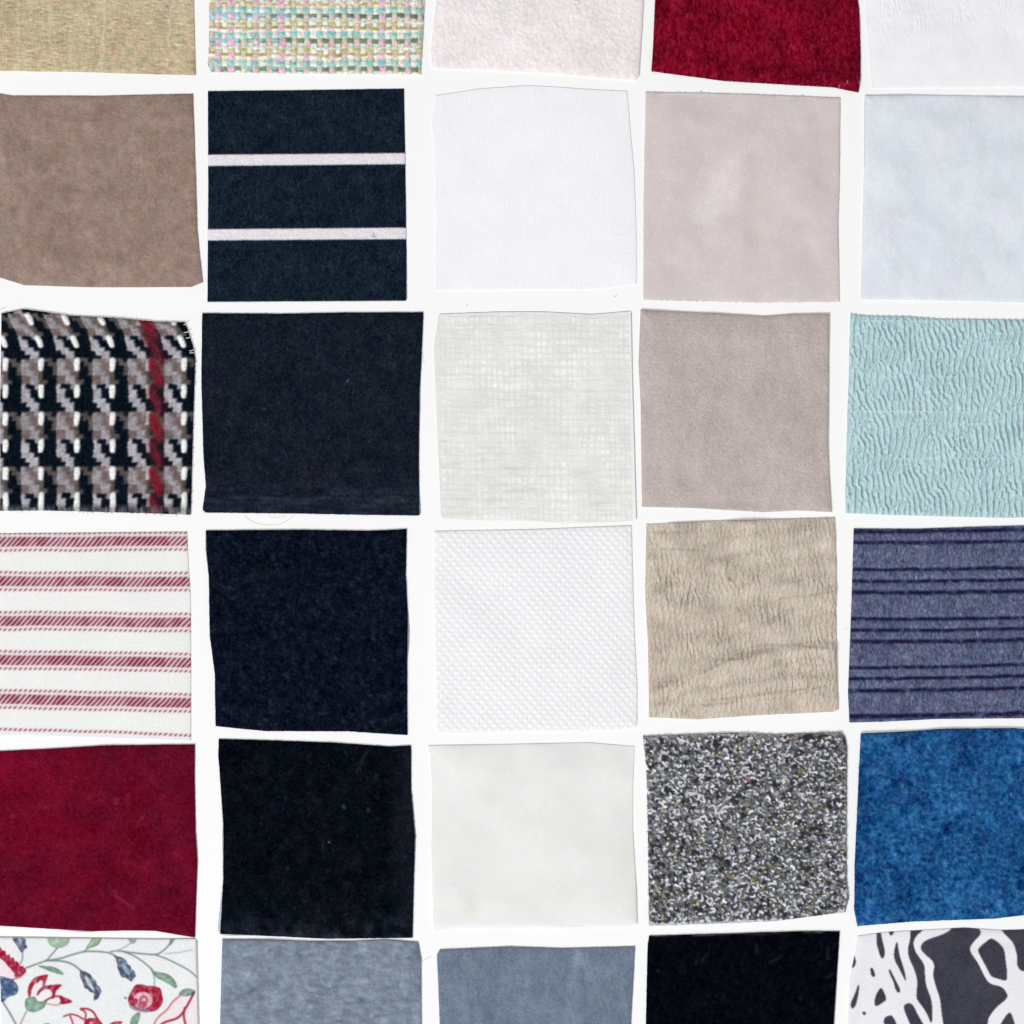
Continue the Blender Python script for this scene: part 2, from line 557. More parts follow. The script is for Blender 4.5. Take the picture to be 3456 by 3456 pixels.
def w_redvelvet(R):
    R.base((114, 9, 33))
    a = R.cloud(110, 2)
    b = R.noise(11, 24); c = R.noise(6, 12)
    R.C += a[..., None] * np.array((7, 1, 2.)) + b[..., None] * np.array((7, 3, 6.)) + c[..., None] * np.array((9, 5, 8.)) + R.noise(4.5)[..., None] * np.array((7, 4, 5.))
    for k_ in range(130):
        x, y = R.rng.uniform(2210, 2900), R.rng.uniform(-350, 290)
        R.mix(R.stroke_mask([(x, y), (x + R.rng.normal() * 2, y + R.rng.uniform(5, 18))], 4.5, 3) * .30, (176, 66, 100))
    for x, y in ((2858, 276), (2832, 288), (2899, 275)):
        R.mix(R.stroke_mask([(x, y), (x - 2, y + 9)], 2.5) * .8, (225, 200, 208))
    R.H += b * .035 + c * .025 + a * .05
    yb = 241 + (R.X - 2198) * .102
    R.H += -.7 * np.clip((R.Y - (yb - 26)) / 26, 0, 1) ** 1.5
    R.H += .6 * np.exp(-((R.Y - (yb - 34)) / 24) ** 2)
    xr = 2903
    R.H += -.4 * np.clip((R.X - (xr - 18)) / 18, 0, 1) ** 2


def w_rib(R):
    R.base((239, 239, 243))
    R.mottle(1.2, 120, .3)
    ph = R.X + R.noise(160) * 3 + (R.Y * .06)
    fade = np.clip(1.15 - (R.Y - 20) / 190, .12, 1) * (.75 + .25 * R.noise(60))
    s = np.sin(2 * math.pi * ph / 8.4)
    R.H += s * .09 * fade + np.clip(R.noise(6, 22), -2, 2) * .05 * fade
    R.C += (np.clip(R.noise(5, 26), -2, 2) * 2.0 * fade)[..., None] + s[..., None] * fade[..., None] * 1.2
    R.H += -.5 * np.exp(-(R.X - (2919 + R.Y * .075)) / 22)


def w_taupe(R):
    R.base((149, 129, 118))
    R.mottle(3.6, 70, .22)
    R.C += R.noise(30, 44)[..., None] * 2.2 + R.noise(4.5)[..., None] * 4.4 + R.noise(12)[..., None] * 1.6
    R.C += (np.clip(R.noise(20, 16) - .2, 0, 2) * 2.6)[..., None] * np.array((1.8, -.2, .3))
    R.C += (np.clip(R.noise(22, 30) - .5, 0, 2) * 2.4)[..., None] * np.array((-1.2, -1, .6))
    R.H += R.noise(4.5) * .04 + R.noise(30) * .05
    R.H += .55 * np.exp(-(((R.X - 15 - (R.Y - 560) * .12) / 26) ** 2)) * np.exp(-((R.Y - 540) / 90) ** 2)
    m = R.stroke_mask([(2, 505), (12, 540), (22, 575)], [6, 18, 6], 12); R.mix(m * .35, (182, 168, 160))
    R.H += .5 * np.clip((R.X - 630) / 50, 0, 1) * np.exp(-((R.Y - 640) / 120) ** 2)


def w_navystripe(R):
    R.base((19, 30, 43))
    R.mottle(2.8, 46, .55)
    R.C += R.noise(4.5)[..., None] * 6.5 + R.noise(3.5, 14)[..., None] * 4
    R.C += np.clip(R.noise(16) - .6, 0, 2)[..., None] * np.array((3, 3.5, 4.))
    t = (R.X - 702) / 668
    for yt, yb, yt2, yb2 in ((522.6, 560.8, 517.0, 554.5), (774, 812, 768.5, 807.5)):
        a = yt + (yt2 - yt) * t; b = yb + (yb2 - yb) * t
        jag = np.sin(2 * math.pi * R.X / 6.2) * .7 + R.noise(6) * .4
        m = np.clip((R.Y - a - jag) / 2 + .5, 0, 1) * np.clip((b - R.Y + jag) / 2 + .5, 0, 1)
        R.mix(m, (229, 225, 229))
        R.C += (m * (np.sin(2 * math.pi * R.X / 6.2) * 4 + R.noise(9) * 2))[..., None]
        e = np.exp(-((R.Y - a) / 2.2) ** 2); R.mix(e * .30, (150, 70, 92))
        e = np.exp(-((R.Y - b) / 2.4) ** 2); R.mix(e * .30, (90, 140, 150))
        R.H += m * .05
    pts = [(1259, 785), (1262, 792), (1257, 797), (1265, 801), (1268, 796)]
    R.mix(R.stroke_mask(pts, 3) * .7, (120, 120, 136))
    R.H += R.noise(4) * .05 + R.noise(30) * .03


def w_whitepoplin(R):
    R.base((244, 244, 248))
    R.mottle(.9, 200, .3)
    R.C += (np.sin(2 * math.pi * R.X / 8.2 + R.noise(120)) * .9 + R.noise(5, 24) * .7)[..., None]
    R.H += np.sin(2 * math.pi * R.X / 8.2) * .015 + R.noise(5, 20) * .012
    for y, xa, xb in ((790, 2060, 2140), (854, 2110, 2145), (768, 2118, 2145), (698, 1880, 1905)):
        R.mix(R.stroke_mask([(xa, y), ((xa + xb) / 2, y + 2), (xb, y - 1)], 2.2, 2) * .35, (215, 215, 222))


def w_blush(R):
    R.base((208, 196, 195))
    R.mottle(2.2, 150, .25)
    tw = np.sin(2 * math.pi * (R.X / 7.2 + R.Y / 16)) * np.sin(2 * math.pi * (R.Y / 9.))
    R.H += tw * .035 + R.noise(4) * .015
    R.C += (tw * 2.5 + np.clip(R.noise(4, 7) - .7, 0, 2) * 7)[..., None]
    g = np.exp(-(((R.X - 2440) * .84 + (R.Y - 640) * .54) / 92) ** 2 - (((R.Y - 640) * .84 - (R.X - 2440) * .54) / 270) ** 2)
    g = g * np.where(R.X > 2505 - (R.Y - 640) * .05, np.exp(-((R.X - 2505 + (R.Y - 640) * .05) / 24) ** 2), 1)
    g += .45 * np.exp(-((R.X - 2640) / 70) ** 2 - ((R.Y - 395) / 80) ** 2) + .3 * np.exp(-((R.X - 2760) / 60) ** 2 - ((R.Y - 860) / 110) ** 2)
    g += .3 * np.exp(-((R.X - 2770 + (R.Y - 560) * .5) / 60) ** 2 - ((R.Y - 560) / 70) ** 2) + .25 * np.exp(-((R.X - 2540) / 50) ** 2 - ((R.Y - 960) / 30) ** 2)
    R.G = R.blur(np.clip(g * (1.15 + .12 * R.noise(60)), 0, 1), 10)
    q = (R.X - 2500) + (R.Y - 700) * .02
    R.H += .35 * np.where(q < 0, np.exp(-(q / 90) ** 2), np.exp(-(q / 40) ** 2)) * np.exp(-((R.Y - 760) / 230) ** 2)
    m = np.clip(1 - (R.Y - (312 + (R.X - 2178) * .03)) / 14, 0, 1) * np.clip(.4 + .6 * R.noise(70, 20), 0, 1)
    R.mix(m * .55, (228, 230, 230))
    m = np.clip((R.Y - 1004) / 16, 0, 1) * np.clip(.3 + .6 * R.noise(60, 20), 0, 1)
    R.mix(m * .4, (228, 224, 226))


def w_paleblue(R):
    R.base((221, 226, 234))
    R.mottle(1.6, 170, .4)
    R.C += R.noise(5, 7)[..., None] * 1.7 + R.noise(12, 16)[..., None] * .8
    R.H += R.noise(70, 150, ang=.35) * .12 + R.noise(7, 10) * .012 + R.noise(25, 50) * .015
    for _ in range(130):
        x, y = R.rng.uniform(2915, 3560), R.rng.uniform(330, 1010)
        R.mix(R.stroke_mask([(x, y), (x + 1, y + 4)], 2) * .25, (170, 178, 190))
    R.mix(R.stroke_mask([(2918, 330), (2917, 420), (2915, 560)], 5) * .5, (165, 172, 184))


HT = ["WbbKGBBG", "WKbbGGBB", "WKKbGGBB", "bKKbGGGB", "bKKKBBGG", "bbKKBBGG",
      "WKKKLKKG", "WKKKLLKK", "WKKKLLKK", "KKKKLLLK", "KKKKKLLL", "KKKKKKLL"]
HC = {'W': (222, 223, 218), 'b': (88, 80, 77), 'K': (4, 9, 18), 'G': (150, 146, 151), 'B': (114, 99, 98), 'L': (172, 168, 175)}


def w_houndstooth(R):
    X, Y = R.X, R.Y
    ph = np.where(Y > 1229, 1.5 + (Y - 1229) / 15.35, 1.5 + (Y - 1229) / 12.6)
    sh = -np.clip(1215 - Y, 0, 999) ** 2 * .0021
    jx = R.noise(30) * 1.3
    sliver = 140.5 + sh
    u = (X - sliver + jx) / (120.4 / 8) + .5
    v = ph + R.noise(30) * .09
    lean = (v % 1 - .5) * .22                      # stitches lean a little
    cu = np.floor(u + lean).astype(int)
    cv = np.floor(v).astype(int)
    lut = np.array([[HC[ch] for ch in row] for row in HT], float)
    hl = np.array([[{'W': 1.0, 'L': .85, 'G': .8, 'B': .6, 'b': .5, 'K': .45}[ch] for ch in row] for row in HT])
    col = lut[cv % 12, cu % 8]
    hh = hl[cv % 12, cu % 8]
    # each stitch differs slightly
    hsh = np.sin(cu * 12.9898 + cv * 78.233) * 43758.5453
    rnd = hsh - np.floor(hsh)
    col = col * (1 + (rnd - .5)[..., None] * .20)
    R.C = R.blur(col, 2.6)
    # bulge of each float of yarn
    fu = (u + lean) - cu - .5
    fv = v - cv - .5
    R.H = R.blur(hh, 2.4) * .30 + .12 * np.cos(math.pi * fu) * (1 - .5 * (2 * fv) ** 2)
    # white slivers drawn crisply as raised yarns
    for k_ in range(-2, 6):
        for r in range(-4, 14):
            cyy = (1.5 + 6 * r)
            y_ = 1229 + (cyy - 1.5) * (15.35 if cyy > 1.5 else 12.6)
            if y_ < 1040 or y_ > 1760:
                continue
            x_ = 140.5 + 120.4 * k_ - max(0, 1215 - y_) ** 2 * .0021
            if k_ == 3:
                continue
            hgt = 17 if y_ < 1650 else 42
            if y_ > 1650: y_ += 12
            lx = (1.5 if y_ > 1200 else -7)
            p = [(x_ + lx, y_ - hgt * .78), (x_, y_), (x_ - lx, y_ + hgt * .78)]
            p = [(a + R.rng.normal() * .6, b) for a, b in p]
            m = R.stroke_mask(p, [16, 20, 16], 4.0)
            R.mix(m, (240, 241, 238)); R.H += m * .10
    # red stripe of slanting floats
    for r in range(-2, 8):
        yc = 1229 + 92.1 * r + 30
        if yc < 1229: yc = 1229 + 76 * r + 26
        for ym, bright in ((yc, r % 2 == 0),):
            x_ = 527 - max(0, 1215 - ym) ** 2 * .0021
            sl = .12 if ym > 1215 else .55
            hgt = 36
            p = [(x_ - 7 - hgt * sl, ym - hgt), (x_ - 2, ym - 6), (x_ + 5, ym + 8), (x_ + 9 + hgt * sl * .6, ym + hgt)]
            m0 = R.stroke_mask(p, [36, 50, 50, 34], 12)
            R.mix(m0 * .75, (70, 16, 30) if not bright else (104, 60, 62))
            m = R.stroke_mask(p, [22, 32, 31, 18] if bright else [16, 22, 24, 15], 5)
            m *= np.clip(.85 + .25 * R.noise(8, 16), .3, 1)
            R.mix(m * .8, (136, 18, 38) if bright else (112, 38, 52)); R.H += m * .12
    low = np.clip((Y - 1698) / 20, 0, 1)
    R.C = R.C * (1 - low[..., None] * .5) + R.noise(9, 60)[..., None] * 14 * low[..., None] + low[..., None] * .5 * np.array((118, 112, 120.)) * (np.sin(X / 19.2)[..., None] > -.35)
    R.C += R.noise(4)[..., None] * 5 + R.noise(10)[..., None] * 3
    R.C += np.array((2, 6, 8.)) * (R.C.mean(-1, keepdims=True) < 45)
    edge_ = np.clip((Y - 1043) / 16, 0, 1)
    R.H += R.noise(3.5, 7) * .03


def w_nearblack(R):
    R.base((21, 27, 39))
    R.mottle(2.2, 60, .5)
    R.C += R.noise(4.5)[..., None] * 6.5 + R.noise(14)[..., None] * 2
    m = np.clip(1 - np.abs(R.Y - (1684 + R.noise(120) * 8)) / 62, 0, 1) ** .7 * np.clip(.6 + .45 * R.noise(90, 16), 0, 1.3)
    R.C += (m * 17)[..., None] * np.array((.9, 1, 1.1))  # light along the bottom painted in as a paler streaky band
    R.H += -.35 * np.clip((R.Y - 1600) / 90, 0, 1) * np.clip((1730 - R.Y) / 60, 0, 1) + R.noise(60, 14) * .05 * (R.Y > 1630)
    for x, y, r in ((1170, 1290, 5), (1172, 1286, 4), (1315, 1198, 4), (1328, 1238, 4), (1190, 1326, 4), (890, 1384, 4), (1246, 1490, 3), (956, 1524, 3)):
        R.mix(R.stroke_mask([(x, y), (x + 4, y - 5)], r, 4) * .35, (130, 132, 150))
    for _ in range(110):
        x, y = R.rng.uniform(690, 1420), R.rng.uniform(1065, 1730)
        a = R.rng.uniform(0, 6.28)
        R.mix(R.stroke_mask([(x, y), (x + 9 * math.cos(a), y + 9 * math.sin(a))], 2.5, 3) * .22, (100, 102, 124))
    R.H += R.noise(5) * .05 + R.noise(40) * .05


def w_slub(R):
    R.base((232, 232, 229))
    R.mottle(1.8, 110, .2)
    rng = R.rng
    def edges(a, b, lo, hi):
        e = [a]
        while e[-1] < b:
            e.append(e[-1] + (rng.uniform(lo, hi) if rng.random() < .8 else rng.uniform(hi, hi * 1.5)))
        return np.array(e)
    ex, ey = edges(R.x0 - 20, R.x0 + R.w * R.s + 20, 13, 23), edges(R.y0 - 20, R.y0 + R.h * R.s + 20, 14, 31)
    Xw = R.X + R.noise(90) * 1.8 + (R.Y - 1400) * -.012
    Yw = R.Y + R.noise(90) * 1.8 - (R.X - 1800) * .01
    ix = np.clip(np.searchsorted(ex, Xw) - 1, 0, len(ex) - 2); iy = np.clip(np.searchsorted(ey, Yw) - 1, 0, len(ey) - 2)
    fx = (Xw - ex[ix]) / (ex[ix + 1] - ex[ix]) - .5; fy = (Yw - ey[iy]) / (ey[iy + 1] - ey[iy]) - .5
    cell = np.exp(-(np.abs(fx) / .34) ** 4) * np.exp(-(np.abs(fy) / .33) ** 4)
    hsh = np.sin(ix * 12.9898 + iy * 78.233) * 43758.5453
    rnd = hsh - np.floor(hsh)
    big = np.clip(.58 + .30 * R.noise(110), .1, 1.1)
    up = np.clip((rnd * .9 + .2) * big * 1.1, 0, 1.1)
    c = R.blur(cell * up, 2.0)
    R.C += (c * 17)[..., None] * np.array((1, 1, 1.15)) - np.array((4, 4, 5.))
    gx = R.blur((np.abs(fx) > .36).astype(float), 1.3); gy = R.blur((np.abs(fy) > .36).astype(float), 1.3)
    R.C -= (np.maximum(gx, gy) * 4.0 * np.clip(.6 + .4 * R.noise(60), 0, 1.4))[..., None]
    R.C += (R.noise(40, 6) * 1.4 + R.noise(5, 24) * 1.4 + R.noise(4) * .9)[..., None]
    st = np.clip(R.noise(130, 24) - 1.1, 0, 2) * 3 * np.clip((R.Y - 1450) / 150, .2, 1)
    R.C -= st[..., None] * np.array((2, 1.8, 3.2))
    R.H += c * .07 + R.noise(30, 6) * .02
    R.mix(np.clip(1 - (R.Y - 1052) / 14, 0, 1) * .7, (243, 243, 243))
    R.mix(np.clip((R.X - 2118 - (R.Y - 1060) * .018) / 8, 0, 1) * .8, (244, 244, 246))


def w_greige(R):
    R.base((188, 176, 171))
    R.mottle(2.0, 100, .15)
    R.C += R.noise(4.5)[..., None] * 3.8 + R.noise(24, 70)[..., None] * 1.2 + R.noise(12)[..., None] * 1.4
    R.H += R.noise(80, 160, ang=.3) * .10 + R.noise(4.5) * .05
    R.H += -.6 * np.exp(-((R.Y - 1700) / 20) ** 2) * np.exp(-((R.X - 2420) / 160) ** 2)


def w_seersucker(R):
    R.base((183, 209, 213))
    R.mottle(1.6, 120, .3)
    rng = R.rng
    n1 = R.ridge(22, 60, .20, .06); n2 = R.ridge(20, 48, .22, .32); n3 = R.ridge(19, 45, .22, -.22); n4 = R.ridge(12, 26, .3, .1)
    t = R.noise(70)
    w1 = np.exp(-(t / .8) ** 2); w2 = np.clip(t, 0, 2); w3 = np.clip(-t, 0, 2) * .8
    r = (n1 * w1 + n2 * w2 + n3 * w3) / np.sqrt(w1 ** 2 + w2 ** 2 + w3 ** 2 + .02)
    r = np.tanh(r * 1.6) + n4 * .22
    bands = np.cumsum(np.r_[R.y0 - 50, rng.uniform(38, 120, 16)])
    dist = np.min(np.abs(R.Y[:, :1] - bands[None, :]), axis=1)[:, None]
    pin = np.clip(.1 + .8 * R.noise(200, 14), 0, 1)
    r = r * (1 - .75 * np.exp(-(dist / 5.0) ** 2) * pin) * np.clip(1.0 + .15 * R.noise(120), .7, 1.3)
    bl = np.exp(-(dist / 3.0) ** 2) * pin
    R.H += r * .42 + R.noise(6, 9) * .05 + bl * .14
    R.C += (bl * 5 + R.noise(4.5) * 3 + R.noise(9, 14) * 1.4)[..., None]
    R.C += (np.clip(r, -1, 1.2) * 7)[..., None] * np.array((1.5, 1, 1))  # light on the ripples painted in: crests paler, hollows darker
    R.C += (R.noise(12, 24) * 1.6)[..., None] * np.array((1.3, -.4, .8))


def w_ticking(R):
    R.base((237, 238, 236))
    R.mottle(.9, 120, .4)
    z = lambda v: 1760 + v / 2.542
    t = (R.X) / 640
    bow = lambda v: 0
    bands = [(175, 166), (512, 516), (850, 868), (1188, 1212), (1525, 1560)]
    jx = R.noise(50) * 1.0
    for a, b in bands + [(1858, 1908)]:
        last = a > 1800
        bend = np.clip(t, 0, 2) ** 1.6
        yc = z(a) + (z(b) - z(a)) * bend + R.noise(140) * .7
        d = R.Y - yc
        tint = np.exp(-(np.abs(d) / 33) ** 6)
        if last: tint = np.exp(-(np.abs(d + 29) / 8) ** 4)
        R.mix(tint * .6, (220, 204, 216))
        per = 16.9
        dens = .5 + .5 * np.clip(R.noise(40, 60), -1, 1)
        if not last:
            k_ = np.sin(2 * math.pi * (R.X + jx + d * .88) / per)
            m = np.clip((k_ + .72 + .3 * dens) * 1.3, 0, 1) * np.clip((17.5 - np.abs(d)) / 2.5, 0, 1)
            R.mix(m * (.80 + .16 * dens), (128, 38, 56))
        for sgn in ((-1,) if last else (-1, 1)):
            dd = d - sgn * 29
            k_ = np.sin(2 * math.pi * (R.X + jx + dd * .9) / per + 1.0)
            m = np.clip((k_ + .12) * 1.8, 0, 1) * np.exp(-(dd / 4.4) ** 4)
            R.mix(m * .95, (150, 66, 64))
    R.C = R.blur(R.C, 1.1)
    low = np.clip((R.Y - (z(1800) + (R.X / 640) * 18)) / 4, 0, 1)
    R.mix(low * .8, (227, 227, 234))
    R.C += R.noise(4)[..., None] * 1.4 + R.noise(5, 30)[..., None] * .7
    R.H += R.noise(4) * .02


def w_midnight(R):
    R.base((10, 16, 29))
    R.mottle(3.4, 30, .4)
    R.C += R.noise(4.5)[..., None] * 6 + np.clip(R.noise(16) - .4, 0, 2)[..., None] * np.array((6, 6, 7.5))
    z = lambda a, b: (660 + a / 2.542, 1760 + b / 2.542)
    for pts, w_, s_ in (([(715, 790), (690, 840), (650, 880), (670, 950), (730, 1010), (760, 1080), (785, 1170)], 9, .30), ([(575, 1060), (580, 1150), (578, 1280)], 7, .28),
                        ([(390, 1240), (400, 1350), (450, 1450), (540, 1510)], 10, .28), ([(1025, 1150), (980, 1180), (935, 1250)], 6, .3), ([(1170, 1140), (1210, 1190)], 6, .25),
                        ([(1440, 1560), (1425, 1640), (1470, 1700), (1520, 1720)], 10, .28), ([(1640, 280), (1700, 380)], 9, .3), ([(1710, 220), (1690, 340)], 7, .2),
                        ([(620, 730), (660, 690), (680, 640)], 8, .2), ([(1210, 240), (1250, 320)], 8, .2), ([(700, 1340), (760, 1300), (810, 1360)], 7, .2), ([(640, 1540), (650, 1620)], 8, .2),
                        ([(1590, 760), (1660, 700)], 7, .22), ([(1720, 1530), (1800, 1450)], 7, .2), ([(1100, 740), (1140, 690), (1170, 640)], 8, .18), ([(800, 1330), (800, 1380)], 7, .25)):
        R.mix(R.stroke_mask([z(*p) for p in chaikin(pts, False)], w_ * .8, 6) * s_ * .62 * np.clip(.8 + .5 * R.noise(16), .1, 1.3), (98, 106, 128))
    for _ in range(170):
        x, y = R.rng.uniform(700, 1380), R.rng.uniform(1795, 2460)
        a = R.rng.uniform(0, 6.28); l = R.rng.uniform(4, 20)
        R.mix(R.stroke_mask([(x, y), (x + l * math.cos(a), y + l * math.sin(a))], 4, 5) * R.rng.uniform(.12, .34), (96, 102, 122))
    R.H += R.noise(12) * .06 + R.noise(5) * .05


def w_waffle(R):
    R.base((241, 241, 243))
    R.mottle(.7, 160, .2)
    X = R.X + R.noise(150) * 1.2 + (R.Y - 2100) * .02
    Y = R.Y + R.noise(150) * 1.0 - (R.X - 1800) * .02
    row = np.round(Y / 16.0)
    fy = Y / 16.0 - row
    u = X / 29.7 + (row % 2) * .5 + fy * .16
    fx = u - np.round(u)
    d = np.exp(-(fx * 29.7 / 6.2) ** 2 - (fy * 16 / 7.6) ** 2)
    u2 = (X - 7) / 29.7 + (row % 2) * .5
    fx2 = u2 - np.round(u2)
    R.H += d * .26 + R.noise(6) * .012
    R.C += (d * 8 - 3.4)[..., None] + R.noise(4)[..., None] * .7


def w_crepe(R):
    R.base((197, 185, 171))
    R.mottle(4.5, 90, .15)
    n1 = R.ridge(18, 30, .4, .12); n2 = R.ridge(12, 20, .4, .35); n3 = R.noise(24, 60, ang=.25)
    r = np.tanh(n1) * .42 + np.tanh(n2) * .34 + n3 * .15
    fold = R.ridge(70, 110, .45, 1.30) * .12 + R.noise(60, 150, ang=1.25) * .20
    amp = np.clip(.8 + .35 * R.noise(140), .35, 1.5)
    R.H += r * .50 * amp + R.noise(5) * .03 + R.noise(110) * .3 + fold * .6
    R.C += (np.clip(r, -2, 2) * 11)[..., None] + R.noise(5, 9)[..., None] * 5 + (R.noise(11, 20) * 1.6)[..., None] * np.array((1.2, -.5, .5))  # crinkle highlights and shaded hollows painted into the colour
    z = lambda a, b: (2140 + a / 2.611, 1730 + b / 2.611)
    for pts, w_, s_ in (([(110, 318), (300, 312), (600, 322)], 7, .5), ([(1290, 750), (1500, 725), (1780, 685)], 6, .5), ([(870, 1270), (700, 1350), (500, 1450), (340, 1570)], 9, .5),
                        ([(700, 1640), (850, 1630), (1100, 1595), (1450, 1560), (1700, 1520)], 8, .6), ([(500, 1695), (640, 1690), (900, 1660)], 8, .55),
                        ([(850, 975), (1000, 945), (1150, 880), (1300, 800)], 6, .3), ([(1000, 1180), (1150, 1155), (1370, 1160), (1750, 1190)], 6, .4),
                        ([(830, 430), (820, 490), (850, 590)], 7, .9), ([(920, 830), (950, 950)], 6, .7), ([(1240, 1350), (1300, 1300)], 7, .6), ([(630, 1380), (630, 1520)], 6, .5),
                        ([(830, 1380), (820, 1540)], 6, .5), ([(1530, 1530), (1575, 1430)], 9, .9), ([(560, 500), (620, 400)], 7, .3), ([(120, 165), (300, 170), (480, 160)], 8, .3),
                        ([(600, 1270), (900, 1290), (1050, 1260)], 7, .3), ([(1450, 1590), (1600, 1550)], 5, .4)):
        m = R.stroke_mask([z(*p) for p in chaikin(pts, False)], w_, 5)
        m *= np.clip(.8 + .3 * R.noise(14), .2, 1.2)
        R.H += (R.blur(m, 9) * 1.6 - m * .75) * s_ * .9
        R.mix(m * s_ * .5, (132, 116, 100))  # shade inside each crease painted in as a darker tone
    for pts, a_ in (([(2200, 2345), (2330, 2290), (2450, 2232), (2640, 2196), (2830, 2186)], 1.1), ([(2500, 2150), (2640, 2085), (2830, 1990)], .9), ([(2200, 2395), (2400, 2330), (2600, 2300), (2830, 2290)], .7), ([(2400, 1905), (2560, 1860), (2700, 1850), (2820, 1820)], .6)):
        R.H += R.blur(R.stroke_mask(chaikin(pts, False), 26, 10), 9) * a_
    for x, y in ((1180, 610), (490, 1600), (895, 1240), (760, 1030), (560, 1250)):
        m = R.stroke_mask([z(x, y - 12), z(x + 2, y + 14)], 8, 6); R.H += m * .3; R.mix(m * .45, (228, 220, 214))


def w_denim(R):
    R.base((86, 92, 121))
    R.mottle(4, 50, .45)
    R.C += (R.noise(5, 12) * 10 + R.noise(4) * 6 + R.noise(9, 22) * 5 + np.sin(2 * math.pi * R.X / 9.5 + R.noise(80)) * 3)[..., None]
    R.C += (R.noise(14, 20) * 2)[..., None] * np.array((1.2, -.4, .3))
    R.C += np.clip(R.noise(6, 11) - .9, 0, 2)[..., None] * np.array((16, 17, 15.))
    t = (R.X - 2875) / 580
    for i, zy in enumerate((115, 218, 460, 567, 670, 910, 1010, 1112, 1350, 1450, 1557, 1790)):
        y = 1750 + zy / 2.683 - t * (4 if i < 8 else 9) + 1.5 * np.sin(t * 4) + R.noise(80) * .7
        w_ = 8.5 if i == 11 else (7.4 if i in (0, 4, 7, 10) else 6.2)
        m = np.exp(-(np.abs(R.Y - y) / w_) ** 2.6) * np.clip(.86 + .22 * R.noise(22, 16), .25, 1)
        R.mix(m * .97, (20, 20, 54)); R.H -= m * .22
        R.mix(np.exp(-((R.Y - y + 13) / 5) ** 2) * .12, (140, 146, 180))
    R.H += R.noise(5, 12) * .06 + R.noise(12, 16) * .03


def w_burgundy(R):
    R.base((99, 10, 35))
    R.mottle(2.0, 90, .35)
    R.C += (R.cloud(120, 2) * 2.5)[..., None] * np.array((1.6, .1, .2)) + R.noise(4.5)[..., None] * np.array((7, 3.5, 5.)) + R.noise(15)[..., None] * np.array((3, 1, 2.))
    R.C += (np.clip(1 - np.hypot(R.X - 80, R.Y - 2620) / 300, 0, 1) * np.array([[[18.]]]).squeeze())[..., None] * np.array((1, 0, .1))
    z = lambda a, b: (a / 2.721, 2480 + b / 2.721)
    for pts, w_, s_ in (([(1060, 1430), (1070, 1480), (1150, 1530), (1230, 1590)], 8, .25), ([(1075, 590), (1070, 620)], 12, .3), ([(1250, 850), (1290, 780), (1330, 730)], 6, .22), ([(1180, 560), (1180, 640)], 8, .2),
                        ([(330, 265), (340, 262)], 12, .2), ([(420, 670), (425, 668)], 12, .2), ([(120, 745), (125, 745)], 12, .2), ([(945, 1460), (950, 1460)], 10, .2)):
        R.mix(R.stroke_mask([z(*p) for p in pts], w_, 6) * s_, (178, 96, 120))
    for _ in range(60):
        x, y = R.rng.uniform(5, 650), R.rng.uniform(2530, 3130)
        R.mix(R.stroke_mask([(x, y), (x + R.rng.normal() * 5, y + R.rng.normal() * 5)], 3, 4) * R.rng.uniform(.05, .2), (180, 90, 115))
    R.H += R.noise(5) * .05 + R.noise(30) * .04


def w_ink(R):
    R.base((6, 11, 18))
    R.mottle(2.4, 60, .45)
    R.C += R.noise(4.5)[..., None] * 5
    e = np.clip((R.X - 1300) / 90, 0, 1) * .6 + np.clip((R.Y - 3060) / 90, 0, 1) * np.clip(.6 + .5 * R.noise(50), 0, 1.4)
    R.C += (e * 22 + np.clip(R.noise(18) - .5, 0, 2) * 4)[..., None] * np.array((1, 1.02, 1.2))
    z = lambda a, b: (700 + a / 2.611, 2470 + b / 2.611)
    for pts, w_, s_ in (([(1400, 190), (1370, 240), (1340, 310), (1310, 360)], 6, .2), ([(1400, 180), (1440, 155)], 5, .15), ([(1200, 655), (1205, 665)], 11, .4), ([(1418, 680), (1420, 692)], 10, .32),
                        ([(710, 1190), (712, 1200)], 8, .3), ([(1020, 960), (1020, 1040)], 8, .15), ([(690, 580), (690, 590)], 10, .2)):
        R.mix(R.stroke_mask([z(*p) for p in pts], w_, 5) * s_, (130, 136, 156))
    R.mix(R.stroke_mask([(1109, 2841), (1112.5, 2841.3)], 3.4, 1), (236, 70, 110))
    for _ in range(90):
        x, y = R.rng.uniform(750, 1390), R.rng.uniform(2520, 3150)
        a_ = R.rng.uniform(0, 6.28)
        R.mix(R.stroke_mask([(x, y), (x + 8 * math.cos(a_), y + 8 * math.sin(a_))], 3, 4) * R.rng.uniform(.08, .3), (110, 116, 134))
    R.H += R.noise(8) * .05 + R.noise(40) * .05


def w_ivory(R):
    R.base((233, 233, 231))
    R.mottle(1.2, 160, .4)
    R.C += R.noise(5)[..., None] * .7
    for x, y, r in ((1570, 2550, 30), (1590, 3050, 26), (1585, 3080, 30), (2125, 2870, 40), (2090, 2930, 40), (1715, 2560, 28), (2128, 3050, 22), (1640, 2690, 26), (2135, 2720, 24)):
        R.C -= (np.exp(-(((R.X - x) / r) ** 2 + ((R.Y - y) / (r * 1.6)) ** 2)) * 4)[..., None] * np.array((.8, .9, 1.6))
    for x, y in ((1843, 2708), (1810, 2825), (1538, 2982), (1988, 2868), (1843, 2837)):
        R.C -= (np.exp(-(((R.X - x) / 5) ** 2 + ((R.Y - y) / 5) ** 2)) * 7)[..., None]
    R.mix(np.clip((R.Y - 3112) / 14, 0, 1) * .7, (240, 240, 246))
    R.H += R.noise(180) * .14 + R.noise(5) * .012


